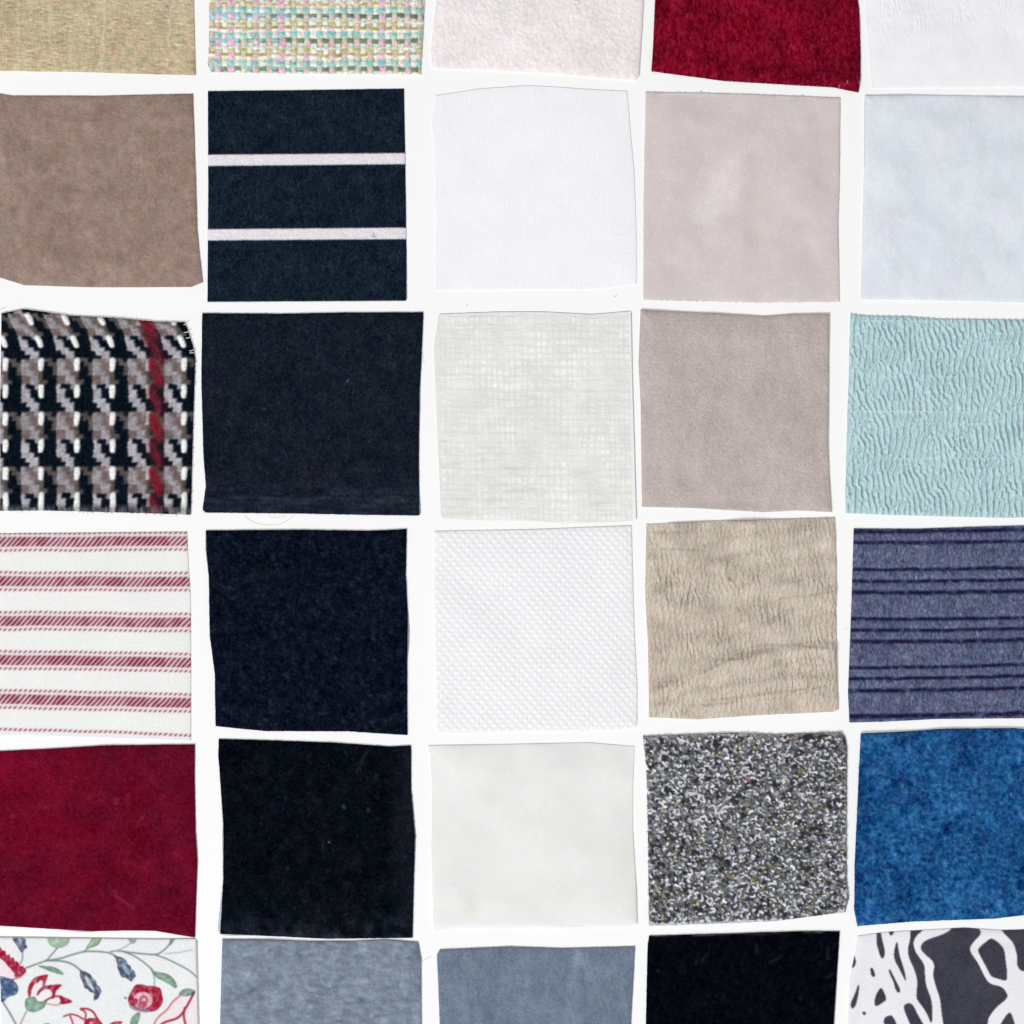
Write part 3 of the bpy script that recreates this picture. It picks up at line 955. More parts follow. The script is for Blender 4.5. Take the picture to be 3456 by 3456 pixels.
def w_boucle(R):
    R.base((98, 99, 102))
    R.mottle(12, 24, .5)
    R.C += np.clip(R.noise(11), -2, 2)[..., None] * 20
    rng = R.rng
    R.H += R.noise(14) * .12
    z = R.H.copy() * 0 - .2
    cols = [((232, 233, 241), .38), ((196, 198, 206), .22), ((146, 147, 149), .17), ((216, 202, 138), .05), ((52, 53, 58), .10), ((124, 114, 98), .04)]
    cc = np.array([c for c, _ in cols], float); pp = np.array([p for _, p in cols]); pp /= pp.sum()
    spots = [(gx + rng.uniform(-7, 7), gy + rng.uniform(-7, 7)) for gx in np.arange(2165, 2872, 13.5) for gy in np.arange(2465, 3132, 13.5)]
    rng.shuffle(spots)
    for x, y in spots:
        k_ = rng.choice(len(cols), p=pp)
        rad = rng.uniform(4, 11); a0 = rng.uniform(0, 6.28); sw = rng.uniform(.3, 2.2) if rng.random() < .88 else rng.uniform(2.2, 4.6)
        if rng.random() < .35: sw = rng.uniform(.2, .8)
        if k_ == 3: sw = .3
        if rad * sw > 17: sw = 17 / rad
        th = np.linspace(a0, a0 + sw * (1 if rng.random() < .5 else -1), 7)
        px = x + rad * (np.cos(th) - math.cos(a0)); py = y + rad * (np.sin(th) - math.sin(a0)) * rng.uniform(.7, 1)
        sw_ = 0; wd = rng.uniform(2.6, 5.0) * (1 if k_ != 4 else 1.6)
        hb = rng.uniform(.15, .55) * (.45 if k_ in (2, 4) else 1)
        w = R.window(px.min() - 6, py.min() - 6, px.max() + 6, py.max() + 6)
        X, Y = R.X[w], R.Y[w]
        if X.size == 0: continue
        d = np.full(X.shape, 99.)
        for a, b, c, e in zip(px[:-1], py[:-1], px[1:], py[1:]):
            dx, dy = c - a, e - b
            t = np.clip(((X - a) * dx + (Y - b) * dy) / (dx * dx + dy * dy + 1e-9), 0, 1)
            d = np.minimum(d, np.hypot(X - a - t * dx, Y - b - t * dy))
        hgt = hb + .28 * np.sqrt(np.clip(1 - (d / wd) ** 2, 0, 1)) - .1
        hit = (d < wd) & (hgt > z[w])
        zz = z[w]; zz[hit] = hgt[hit]; z[w] = zz
        m = np.clip((wd - d) / 1.3, 0, 1)[..., None] * hit[..., None]
        R.C[w] = R.C[w] * (1 - m) + (cc[k_] * rng.uniform(.86, 1.06)) * m
    # a few larger curls seen in the cloth
    Z = lambda a, b: (2140 + a / 2.542, 2450 + b / 2.542)
    for pts in ([(980, 352), (940, 350), (920, 385), (935, 420), (965, 410)], [(640, 690), (690, 668), (700, 740), (740, 745), (760, 690), (820, 690), (835, 668)], [(475, 570), (560, 570), (480, 590)],
                [(225, 250), (250, 215), (280, 235)], [(515, 810), (560, 790), (585, 815)], [(640, 1470), (675, 1480), (660, 1530), (620, 1510), (640, 1470)], [(1060, 120), (1080, 130), (1070, 150), (1050, 140)], [(385, 120), (410, 105), (430, 125), (410, 150), (390, 135)]):
        m = R.stroke_mask([Z(*p) for p in chaikin(pts, False)], 6.5, 1.6)
        R.mix(m, (216, 216, 226)); z = np.maximum(z, m * .75 - .2)
    R.mix(R.stroke_mask([Z(955, 435), Z(985, 450), Z(990, 480)], [7, 9, 3], 3) * .6, (176, 74, 92))
    R.H += np.clip(z, -.2, 2) * .8
    R.C = R.blur(R.C, 1.5)
    yb = 3109 + (2612 - R.X) * .037
    m = np.clip((R.Y - (yb - 7 - 5 * np.abs(R.noise(16)))) / 5, 0, 1) * (R.X < 2640)
    R.mix(m * .75, (206, 209, 220))
    yt = 2483 + (R.X - 2170) * -.02
    m = np.clip((yt + 9 + 4 * R.noise(30) - R.Y) / 5, 0, 1)
    R.mix(m * .6, (165, 160, 162))
    m = np.clip((R.X - 2850) / 5, 0, 1); R.mix(m * .5, (150, 150, 162))


def w_bluevelvet(R):
    R.base((30, 80, 132))
    a = R.cloud(130, 2); b = R.noise(24); c = R.noise(12); d = R.noise(6)
    R.C += a[..., None] * np.array((3, 6, 7.)) + b[..., None] * np.array((6, 8, 8.)) + c[..., None] * np.array((8, 9, 9.)) + d[..., None] * np.array((6, 7, 7.)) + R.noise(4)[..., None] * 4
    R.C[..., 0] += R.noise(26) * 3.5; R.C[..., 1] += R.noise(30) * 2.5
    for x, y, r in ((3201, 2736, 6), (3216, 2729, 4), (2968, 2577, 7), (3042, 2864, 7), (3222, 2900, 6), (3013, 2834, 8)):
        R.mix(R.stroke_mask([(x, y), (x + 2, y - 3)], r, 5) * .5, (110, 178, 222))
    R.H += c * .05 + d * .03 + b * .08 + R.noise(110, 70) * .16
    yb = 3125 - (R.X - 2893) * .066
    R.H += -1.1 * np.clip((R.Y - (yb - 30)) / 30, 0, 1) ** 1.6
    xl = 2904 - (R.Y - 2475) * .033
    u = np.clip(1 - (R.X - xl) / 26, 0, 1)
    R.H += 1.3 * u ** 1.5 * np.clip((R.Y - 2480) / 120, .2, 1) * np.clip((3100 - R.Y) / 60, 0, 1)


def w_floral(R):
    R.base((233, 235, 237))
    R.mottle(.9, 90, .4)
    z = lambda p: [(a / 2.76, 3120 + b / 2.76) for a, b in p]
    wob = np.clip(.86 + .16 * R.noise(14), .5, 1)
    def fill(pts, c, k_=1, sm=1):
        m = R.poly_mask(chaikin(z(pts), True, sm))
        c = np.array(c, float)
        R.mix(m * k_ * wob, c)
        if c.sum() < 560:                                   # the printed outline is darker than its filling
            e = np.clip(m - R.blur(m, 2.2), 0, 1) * 1.7 * m
            R.mix(np.clip(e, 0, .75), c * (.62 if c[0] < 140 else .82))
    def line(pts, c, w_=5, k_=1):
        R.mix(R.stroke_mask(chaikin(z(pts), False, 2), w_, 1.5) * k_, c)
    st = (116, 128, 130)
    G, GD, BD, BL, RD, PK = (114, 150, 128), (98, 128, 112), (70, 82, 104), (150, 178, 206), (154, 16, 44), (238, 222, 229)
    line([(240, 405), (330, 372), (430, 335), (560, 318), (690, 275), (780, 250), (900, 248), (1030, 262), (1100, 310)], st, 5)
    line([(1030, 252), (1100, 242), (1200, 258), (1330, 272), (1450, 282), (1500, 262), (1570, 200), (1610, 140)], st, 5)
    line([(430, 335), (530, 335), (620, 345), (700, 380), (765, 440)], st, 5.5)
    line([(1150, 252), (1230, 280), (1330, 340), (1420, 420)], st, 4.5)
    line([(1450, 282), (1560, 320), (1680, 380), (1770, 430), (1835, 490)], st, 4.5)
    line([(1540, 272), (1680, 260), (1785, 236)], (178, 184, 182), 4)
    line([(440, 330), (490, 270), (540, 215)], st, 4.5)
    line([(780, 255), (825, 215)], st, 4)
    line([(1050, 255), (1150, 220), (1215, 175)], (164, 168, 172), 4)
    line([(190, 370), (215, 310), (210, 250)], st, 4)
    line([(1420, 430), (1442, 500), (1440, 585)], (148, 156, 146), 4)
    line([(25, 715), (80, 800), (150, 927), (230, 1080)], st, 5.5)
    line([(250, 805), (190, 927), (150, 1040)], (150, 156, 146), 5)
    fill([(340, 380), (430, 386), (500, 392), (560, 420), (605, 468), (540, 458), (460, 432), (400, 405)], G)
    fill([(438, 100), (655, 100), (645, 180), (590, 212), (530, 224), (480, 202), (448, 165)], (152, 180, 152))
    fill([(795, 230), (840, 160), (870, 100), (955, 100), (930, 180), (870, 212)], (126, 162, 122))
    fill([(1185, 100), (1280, 100), (1265, 170), (1215, 182)], (150, 152, 160))
    fill([(1590, 110), (1640, 110), (1610, 170), (1575, 200)], G)
    fill([(105, 120), (240, 120), (238, 180), (262, 210), (225, 235), (205, 268), (180, 230), (150, 180)], BD)
    fill([(160, 120), (200, 120), (208, 195), (182, 185)], (164, 184, 208))
    for pts, ins, ic in (([(1060, 285), (1150, 312), (1178, 335), (1190, 372), (1212, 380), (1228, 420), (1250, 430), (1268, 480), (1222, 530), (1170, 492), (1140, 490), (1118, 462), (1108, 430), (1095, 400), (1092, 350)], [(1130, 348), (1162, 362), (1208, 432), (1216, 482), (1172, 452), (1142, 405)], BL),
                         ([(745, 425), (800, 438), (848, 468), (862, 500), (890, 520), (905, 562), (930, 580), (945, 622), (915, 690), (873, 706), (880, 640), (840, 625), (820, 600), (790, 590), (775, 540), (750, 490)], [(790, 468), (822, 490), (872, 580), (884, 625), (832, 582), (796, 520)], (206, 218, 224))):
        fill(pts, BD, 1, 0); fill(ins, ic)
    fill([(1395, 400), (1440, 440), (1540, 450), (1610, 490), (1652, 560), (1646, 602), (1590, 562), (1520, 522), (1450, 492)], G)
    fill([(-60, 150), (0, 208), (30, 245), (48, 240), (60, 285), (88, 278), (104, 312), (128, 308), (140, 345), (168, 345), (186, 388), (215, 385), (246, 425), (225, 462), (180, 484), (140, 486), (100, 420), (50, 350), (0, 310), (-60, 280)], RD, 1, 0)
    fill([(-60, 300), (0, 320), (60, 370), (120, 430), (150, 478), (80, 502), (30, 488), (-60, 460)], PK)
    line([(240, 440), (190, 490), (110, 512)], (176, 50, 66), 4)
    fill([(-60, 470), (10, 482), (60, 495), (120, 510), (165, 560), (176, 610), (150, 655), (80, 668), (50, 704), (25, 724), (-60, 715)], (62, 88, 124))
    RT = (160, 24, 50)
    fill([(290, 660), (300, 590), (340, 530), (400, 520), (410, 560), (350, 640)], (236, 226, 232))
    fill([(350, 670), (380, 620), (430, 592), (478, 602), (492, 640), (480, 680), (430, 705)], (240, 234, 238))
    fill([(266, 675), (260, 600), (282, 540), (330, 490), (380, 474), (456, 460), (440, 500), (424, 545), (416, 578), (396, 570), (402, 522), (378, 512), (352, 545), (330, 542), (300, 592), (288, 665)], RT, 1, 1)
    fill([(338, 655), (368, 600), (415, 568), (480, 562), (590, 552), (550, 592), (520, 622), (514, 660), (500, 696), (478, 684), (490, 640), (474, 606), (430, 596), (384, 622), (352, 665)], RT, 1, 1)
    line([(420, 712), (480, 675), (540, 664), (580, 672)], RT, 5.5)
    fill([(545, 670), (620, 680), (690, 720), (620, 738), (548, 742), (572, 705)], RT, 1, 1)
    line([(440, 735), (520, 752), (565, 738)], (196, 120, 140), 3.5)
    fill([(238, 700), (270, 672), (330, 668), (345, 712), (390, 718), (442, 700), (430, 750), (390, 790), (320, 818), (260, 806), (234, 760)], G)
    fill([(660, 860), (740, 868), (790, 900), (800, 1010), (690, 1010)], PK)
    line([(595, 855), (650, 832), (720, 842), (790, 890), (802, 855), (800, 812), (752, 788)], (168, 44, 62), 5)
    line([(756, 782), (830, 784), (880, 820), (902, 870), (960, 940), (1000, 1010)], (164, 30, 54), 6)
    line([(655, 850), (675, 900), (690, 960)], (168, 44, 62), 5)
    fill([(785, 890), (830, 868), (880, 872), (905, 870), (965, 935), (990, 1020), (820, 1020), (790, 940)], (166, 34, 58))
    fill([(830, 905), (860, 900), (890, 960), (850, 980)], (226, 190, 202))
    fill([(1005, 935), (1060, 902), (1155, 900), (1110, 942), (1040, 975)], (172, 40, 60))
    fill([(390, 940), (440, 910), (495, 940), (480, 1010), (400, 1010)], (120, 140, 175))
    # round flower
    fill([(1190, 705), (1206, 650), (1236, 605), (1262, 560), (1310, 552), (1380, 574), (1440, 572), (1502, 594), (1508, 650), (1524, 710), (1502, 752), (1462, 802), (1400, 812), (1330, 804), (1260, 792), (1210, 748)], RD)
    ell = lambda cx_, cy_, rx, ry: [(cx_ + rx * math.cos(t), cy_ + ry * math.sin(t)) for t in np.linspace(0, 6.28, 24)[:-1]]
    fill(ell(1332, 704, 92, 78), (228, 200, 214))
    fill(ell(1255, 715, 32, 30), (172, 50, 74))
    fill(ell(1330, 745, 44, 30), (186, 74, 100))
    line(ell(1340, 700, 34, 30) + [(1374, 700)], (176, 72, 92), 6.5)
    fill([(1195, 735), (1240, 755), (1330, 775), (1410, 790), (1380, 822), (1300, 812), (1225, 790)], (156, 140, 158), .75)
    fill(ell(1170, 684, 13, 9), (120, 130, 90))
    fill([(1212, 960), (1218, 880), (1255, 832), (1308, 808), (1304, 880), (1275, 940), (1240, 1010)], (116, 154, 130))
    # flower at the right edge
    fill([(1650, 665), (1780, 665), (1690, 830), (1600, 885), (1540, 912), (1430, 960), (1470, 870), (1560, 800)], (240, 224, 231))
    fill([(1800, 680), (1858, 700), (1870, 1010), (1730, 1010), (1715, 820)], (240, 227, 232))
    line([(1690, 652), (1605, 720), (1560, 795), (1470, 862), (1428, 940), (1410, 1010)], (190, 104, 104), 5)
    line([(1806, 640), (1740, 765), (1690, 842), (1640, 880), (1530, 908), (1470, 960)], (162, 34, 54), 7)
    line([(1722, 775), (1710, 850), (1730, 935), (1760, 1010)], (166, 46, 62), 7)
    fill([(1655, 655), (1700, 604), (1760, 592), (1830, 618), (1800, 655), (1730, 668)], (114, 140, 130))
    fill([(1790, 620), (1828, 625), (1800, 660), (1780, 650)], (104, 72, 80))
    # the print goes on below the frame
    for dx, dy in ((120, 3560), (420, 3620), (240, 3740), (540, 3520)):
        for k_ in range(6):
            a = k_ * 1.05
            R.mix(R.stroke_mask([(dx, dy), (dx + 34 * math.cos(a), dy + 34 * math.sin(a))], [5, 24], 2), RD)
        R.mix(R.stroke_mask([(dx, dy), (dx + 1, dy)], 20), PK)
        R.mix(R.stroke_mask([(dx + 10, dy + 30), (dx + 50, dy + 80), (dx + 110, dy + 90)], 5), st)
        R.mix(R.stroke_mask([(dx + 60, dy + 70), (dx + 90, dy + 50)], [4, 20], 2), G)
    R.C = R.blur(R.C, 1.6)
    R.C += R.noise(4)[..., None] * 2.2
    R.mix(np.clip(1 - (R.Y - 3166) / 5, 0, 1) * .3, (180, 184, 186))
    R.H += R.noise(4.5) * .02


def w_greyfelt(R):
    R.base((126, 137, 153))
    R.mottle(6, 50, .22)
    R.C += R.noise(4.5)[..., None] * 4.4 + R.noise(46, 18)[..., None] * 4.5 + R.noise(12)[..., None] * 2.5
    for x, y in ((896, 3208), (828, 3300), (1350, 3328), (1046, 3398), (1252, 3432), (1054, 3188), (836, 3292)):
        R.mix(R.stroke_mask([(x, y), (x + 5, y - 7)], 9, 5) * .45, (192, 200, 212))
    m = R.stroke_mask([(1270, 3345), (1310, 3338), (1345, 3336)], 8, 6); R.mix(m * .4, (92, 100, 116))
    R.H += R.noise(34, 20) * .08 + R.noise(6) * .03
    R.mix(np.clip(1 - (R.Y - 3172) / 12, 0, 1) * .4, (140, 136, 136))


def w_slate(R):
    R.base((112, 125, 143))
    R.mottle(3, 70, .25)
    R.C += R.noise(4.5)[..., None] * 4.4 + R.noise(12, 20)[..., None] * 2.2 + R.noise(26, 130)[..., None] * 2.4
    m = np.exp(-(((R.X - 1945) / 32) ** 2 + ((R.Y - 3225) / 40) ** 2)); R.C += (m * 16)[..., None] * np.array((1, 1.05, 1.3))
    R.mix(np.clip(1 - (R.Y - 3199) / 10, 0, 1) * .5, (134, 126, 130))
    R.H += R.noise(8) * .04 + R.noise(60) * .05


def w_black(R):
    R.base((3, 6, 12))
    R.mottle(1.8, 30, .4)
    R.C += R.noise(4.5)[..., None] * 2.6 + np.clip(R.noise(12, 18) - .6, 0, 2)[..., None] * np.array((4, 5, 9.))
    z = lambda a, b: (2150 + a / 2.683, 3110 + b / 2.683)
    for pts in ([(1075, 210), (1080, 280)], [(1725, 240), (1722, 330)], [(1720, 500), (1770, 475)], [(590, 340), (640, 295)], [(540, 350), (530, 380)], [(1470, 690), (1480, 700)], [(1200, 370), (1300, 310)], [(180, 440), (200, 445)]):
        R.mix(R.stroke_mask([z(*p) for p in pts], 7, 6) * .3, (92, 98, 120))
    e = np.clip(1 - (R.Y - (3157 - (R.X - 2191) * .024)) / 8, 0, 1) * np.clip(.35 + .6 * R.noise(60, 8), 0, 1)
    R.mix(e, (128, 104, 116))
    R.H += R.noise(9) * .05 + R.noise(5) * .04


def w_scribble(R):
    R.base((234, 234, 238))
    z = lambda p: [(2840 + a / 3.136, 3110 + b / 3.136) for a, b in p]
    D = (62, 62, 74)
    P_ = [[(370, 90), (410, 90), (430, 200), (458, 300), (452, 380), (420, 394), (395, 320), (368, 230)], [(490, 80), (570, 80), (522, 170)],
          [(590, 205), (602, 300), (624, 400), (662, 500), (688, 645), (650, 580), (600, 480), (558, 400), (552, 330), (572, 240)],
          [(303, 488), (330, 488), (357, 560), (342, 594), (310, 565)], [(493, 485), (530, 530), (570, 620), (625, 722), (605, 760), (568, 722), (550, 630), (508, 560)],
          [(180, 655), (188, 700), (168, 820), (142, 905), (105, 925), (92, 870), (130, 790), (163, 700)], [(412, 690), (437, 720), (480, 820), (440, 852), (345, 912), (352, 790)],
          [(215, 965), (237, 945), (262, 970), (240, 995)], [(645, 890), (712, 852), (762, 890), (802, 980), (866, 1085), (930, 1240), (800, 1260), (700, 1030)],
          [(425, 1030), (522, 980), (552, 1020), (582, 1085), (650, 1220), (500, 1220)], [(125, 340), (152, 400), (146, 470), (100, 500), (95, 420)],
          [(728, 60), (880, 60), (850, 100), (800, 140), (758, 200), (768, 300), (830, 390), (880, 460), (882, 600), (900, 700), (950, 820), (962, 950), (952, 1100), (900, 960), (800, 830), (788, 780), (806, 620), (760, 480), (710, 380), (698, 280), (726, 200)],
          [(1160, 60), (1150, 92), (1060, 140), (900, 190), (842, 240), (836, 300), (900, 360), (970, 420), (982, 480), (964, 560), (1000, 700), (1040, 800), (1055, 950), (1075, 1085), (1120, 1300), (1540, 1300), (1545, 1040), (1570, 990), (1640, 900), (1762, 805), (1740, 740), (1690, 682), (1560, 660), (1500, 560), (1440, 430), (1370, 340), (1353, 280), (1390, 220), (1482, 125), (1450, 60)],
          [(1580, 172), (1650, 210), (1722, 290), (1732, 400), (1755, 560), (1742, 630), (1650, 602), (1580, 582), (1540, 500), (1438, 312), (1450, 278), (1530, 210)],
          [(1660, 50), (2500, 40), (2500, 420), (2100, 560), (1932, 525), (1882, 512), (1850, 440), (1862, 380), (1820, 220), (1750, 160)],
          [(1782, 925), (1832, 1085), (1900, 1280), (1560, 1280), (1680, 1085)],
          [(2050, 900), (2350, 820), (2350, 1400), (2100, 1500), (2000, 1200)], [(260, 1250), (360, 1150), (430, 1500), (300, 1700)], [(600, 1450), (900, 1400), (1000, 1900), (700, 2000)],
          [(1300, 1500), (1700, 1450), (1900, 1900), (1400, 2000)], [(100, 1800), (300, 1850), (320, 2050), (140, 2000)]]
    for p in P_:
        R.mix(R.poly_mask(chaikin(z(p), True, 2)), D)
    R.C = R.blur(R.C, 1.5)
    dark = (R.C.mean(-1) < 150)
    n_ = R.noise(4) * 4.5 + R.cloud(90, 3) * 2.5
    R.C += (n_ * dark)[..., None] + (R.cloud(120, 2) * 1.0 * ~dark)[..., None]
    R.H += R.noise(4.5) * .02
    # shallow drape folds along the top
    R.H += .16 * np.sin((R.Y - 3140 + (R.X - 3200) * .10) / 13) * np.exp(-((R.Y - 3175) / 34) ** 2) * np.clip((R.X - 3080) / 120, 0, 1)
    R.H += .12 * np.sin((R.X - 2860 + (R.Y - 3300) * .3) / 16) * np.exp(-((R.X - 2900) / 40) ** 2)


# ------------------------------------------------------------------ the thirty squares, row by row
sw = swatch
sw('00', 'linen_swatch', 'khaki linen square with pale slub streaks, above the taupe square', [(-60, -430), (640, -424)], [(654.7, 0), (658, 140)],
   [(-20, 238), (2, 239), (260, 243), (450, 249), (661, 254)], [(-30, 0)], w_linen, M['plain_weave'], .45, seed=11, wave=(.25, 260))
sw('01', 'tweed_swatch', 'loosely woven pink, aqua, olive and white tweed square, beside khaki linen', [(716, -430), (1450, -425)], [(1433.5, 0), (1427, 130)],
   [(714, 243.5), (979, 248), (1205, 251), (1420, 254)], [(707, 0), (705, 165), (701, 217)], w_tweed, M['wool_yarn'], .55, step=2.1, seed=12, wave=(.12, 240), fuzz=1.2)
sw('02', 'fleece_swatch', 'fluffy very pale pink fleece square between tweed and crimson velvet', [(1490, -420), (2184, -424)], [(2171.7, 0), (2167, 101), (2156.8, 258)],
   [(1459, 230), (1702.6, 240), (1864, 247), (2025.6, 261.6), (2138.6, 271), (2148, 270)], [(1471.7, 0), (1462, 101), (1453.5, 173.6)], w_fleece, M['soft_white_cloth'], .9, seed=13, edge=9)
sw('03', 'velvet_swatch', 'bright crimson velvet square with slanted lower edge in the top row', [(2226, -420), (2884, -430)], [(2895, 0), (2900, 37), (2904.5, 186), (2904, 262)],
   [(2198.5, 241), (2445.7, 274), (2657, 286.5), (2810, 295), (2897, 312.6)], [(2210.5, 0), (2205.5, 124)], w_redvelvet, M['red_velvet'], 1.3, seed=14, edge=7, fuzz=.9)
sw('04', 'jersey_swatch', 'white finely ribbed jersey square right of the crimson velvet', [(2900, -430), (3600, -425)], [(3612, 0)],
   [(2943.2, 298.8), (3133.4, 295.8), (3620, 295)], [(2919.4, 0), (2927.7, 125), (2936.6, 223.6)], w_rib, M['ribbed_jersey'], .4, seed=15, edge=8)

sw('10', 'cotton_swatch', 'mottled taupe brown cotton square above the houndstooth', [(-62, 308), (0, 316), (41, 322.9), (346.6, 323.6), (484.5, 319.9), (652, 317)], [(661.6, 615), (666.4, 775.7), (674.6, 857.7)],
   [(-70, 915), (0, 936.7), (82, 962.5), (309, 969.5), (447, 969.5), (646.7, 968.4), (685, 952.8)], [(-66, 600)], w_taupe, M['brushed_cotton'], .5, seed=21, wave=(.22, 250))
sw('11', 'striped_swatch', 'navy square with two horizontal white stripes', [(702, 308), (1014, 304.6), (1363.4, 299.5)], [(1368, 545), (1372, 860)],
   [(700.5, 1018.6), (1371, 1014.7)], [(703, 643.7)], w_navystripe, M['dark_cotton'], .5, step=2.2, seed=22, wave=(.06, 300))
sw('12', 'poplin_swatch', 'smooth bright white cotton square with an arched top edge, below the pink fleece',
   [(1472.3, 322), (1616.7, 299.5), (1774, 288.5), (1837, 290.5), (1970.7, 299.9), (2117, 307.4)], [(2128, 443), (2140, 569), (2147.8, 781.4)],
   [(1468, 980.9), (2029.7, 977), (2147.8, 959.2)], [(1456.2, 407.7), (1466.4, 545.4)], w_whitepoplin, M['soft_white_cloth'], .15, seed=23, wave=(.12, 330))
sw('13', 'satin_swatch', 'blush pink twill square with a soft sheen, below crimson velvet', [(2178.6, 310.3), (2376, 313.4), (2612, 321), (2836.3, 330.4)], [(2833, 634), (2829, 752)],
   [(2170.7, 1011.7), (2336.7, 1015.6), (2553, 1021.5), (2834, 1018.8)], [(2172, 673)], w_blush, M['satin_cloth'], .45, seed=24, wave=(.20, 200), fuzz=1.2)
sw('14', 'flannel_swatch', 'very pale blue flannel square at the right edge of the second row', [(2918, 321.5), (3072.7, 320), (3456, 326), (3590, 328)], [(3596, 700)],
   [(2904.3, 1010.7), (3190.7, 1014.6), (3456, 1021.7), (3600, 1024)], [(2916.5, 526), (2910.6, 742.4)], w_paleblue, M['soft_white_cloth'], .6, seed=25, wave=(.2, 200))

sw('20', 'houndstooth_swatch', 'black, grey and white houndstooth square with a red vertical stripe',
   [(5.7, 1058.3), (80.4, 1043.7), (245, 1066), (383, 1072.9), (528.5, 1085.9), (623.5, 1087.8)], [(632, 1108), (651, 1165.5), (659.5, 1211.5), (653, 1403), (649, 1556)],
   [(0.8, 1724), (153, 1723), (344.7, 1727.8), (498, 1732.4), (644, 1737)], [(4.6, 1154), (1, 1365)], w_houndstooth, M['wool_yarn'], .9, step=2.0, seed=31, wave=(.15, 260), fuzz=1.0)
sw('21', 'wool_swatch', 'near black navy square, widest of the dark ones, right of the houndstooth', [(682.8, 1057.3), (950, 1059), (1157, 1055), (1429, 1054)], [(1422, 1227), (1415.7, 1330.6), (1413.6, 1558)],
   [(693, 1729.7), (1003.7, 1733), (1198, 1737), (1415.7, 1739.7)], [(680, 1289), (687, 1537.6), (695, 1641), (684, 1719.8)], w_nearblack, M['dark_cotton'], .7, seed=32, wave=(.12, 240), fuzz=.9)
sw('22', 'slub_swatch', 'cream square with an irregular slubbed basket weave', [(1483.8, 1059.9), (1679, 1052.7), (1822.6, 1051.9), (1998, 1060.7), (2129.5, 1049.9)], [(2133.5, 1259), (2141.5, 1538)],
   [(1491.8, 1749.4), (1639, 1754), (1778.8, 1755.4), (1898.3, 1764.5), (2097.6, 1760.5), (2147.5, 1753.4)], [(1467.9, 1179.4), (1477.9, 1418.6)], w_slub, M['soft_white_cloth'], .15, step=2.2, seed=33, wave=(.08, 260))
sw('23', 'moleskin_swatch', 'smooth greige square left of the crinkled aqua one', [(2162, 1045.7), (2388, 1056.4), (2579.6, 1067), (2686.8, 1059.4), (2798.7, 1059.4)], [(2798, 1135), (2794.8, 1479.6), (2798.7, 1594.5)],
   [(2166.7, 1710.5), (2349.8, 1715), (2575.8, 1728.5), (2694.5, 1722.8), (2806.3, 1727.8)], [(2155, 1228.7), (2162, 1357)], w_greige, M['brushed_cotton'], .8, seed=34, wave=(.25, 230), edge=9)
sw('24', 'seersucker_swatch', 'pale aqua square with crinkled seersucker ripples', [(2869.3, 1059), (2921, 1065.7), (3060.7, 1068), (3169.4, 1075.8), (3456, 1079.7), (3560, 1080)], [(3570, 1400)],
   [(2853, 1731.9), (3014, 1738.5), (3383, 1748), (3456, 1746), (3575, 1744)], [(2864.6, 1263), (2858.8, 1418), (2853, 1651)], w_seersucker, M['plain_weave'], .7, step=2.2, seed=35, wave=(.08, 260))

sw('30', 'ticking_swatch', 'off-white square with red woven ticking stripes', [(-50, 1801), (0, 1800.5), (631.4, 1794.6)], [(636.5, 1917), (643.6, 2015.7), (644.4, 2271)],
   [(-52, 2484), (0, 2483), (78.7, 2480.7), (354, 2489.7), (644.4, 2499.6)], [(-52, 2140)], w_ticking, M['soft_white_cloth'], .4, step=2.0, seed=41, wave=(.06, 300))
sw('31', 'suede_swatch', 'midnight blue-black square with faint brushed marks, right of the red ticking', [(694.6, 1790.3), (1014, 1788), (1250, 1791.5), (1372.8, 1785.6)],
   [(1370, 1937), (1377, 2086.5), (1374, 2232)], [(727.7, 2450.4), (896, 2467), (1171.4, 2468), (1375, 2480.7)], [(696, 1854), (705, 1948.8), (708, 2145.5), (725, 2271.4)],
   w_midnight, M['dark_velvet'], .9, seed=42, wave=(.12, 220), fuzz=1.0, edge=8)
sw('32', 'pique_swatch', 'white square with small embossed diagonal dots', [(1465.6, 1792.3), (1783, 1787), (2131.3, 1773.3)], [(2140.6, 2123), (2150.7, 2325), (2150, 2446)],
   [(1473.7, 2477.4), (1783, 2468.5), (2102, 2465.7), (2144.7, 2455)], [(1463.6, 1901), (1469, 2204)], w_waffle, M['soft_white_cloth'], .3, step=2.2, seed=43, wave=(.10, 260))
sw('33', 'crepe_swatch', 'crinkled sand beige square with creases, left of the blue striped one', [(2181, 1768.7), (2408, 1757.6), (2599.6, 1752), (2816.8, 1746.9)], [(2823.6, 1894.7), (2821.7, 2074.7), (2823.6, 2228)],
   [(2190.6, 2420.5), (2354.5, 2427.8), (2523, 2415.6), (2812, 2402), (2829.4, 2394.5)], [(2177, 1998), (2187.9, 2189.6)], w_crepe, M['plain_weave'], .7, step=2.2, seed=44, wave=(.2, 160))
sw('34', 'denim_swatch', 'heathered indigo square with thin dark horizontal stripes', [(2881, 1783.5), (3091, 1784.3), (3277, 1778), (3456, 1773), (3570, 1770)], [(3574, 2100)],
   [(2866.5, 2438.4), (2979, 2435.8), (3165.4, 2426.5), (3456, 2423.9), (3580, 2422)], [(2874.7, 1992), (2867.3, 2197), (2861.7, 2335)], w_denim, M['wool_yarn'], .6, step=2.2, seed=45, wave=(.08, 260))

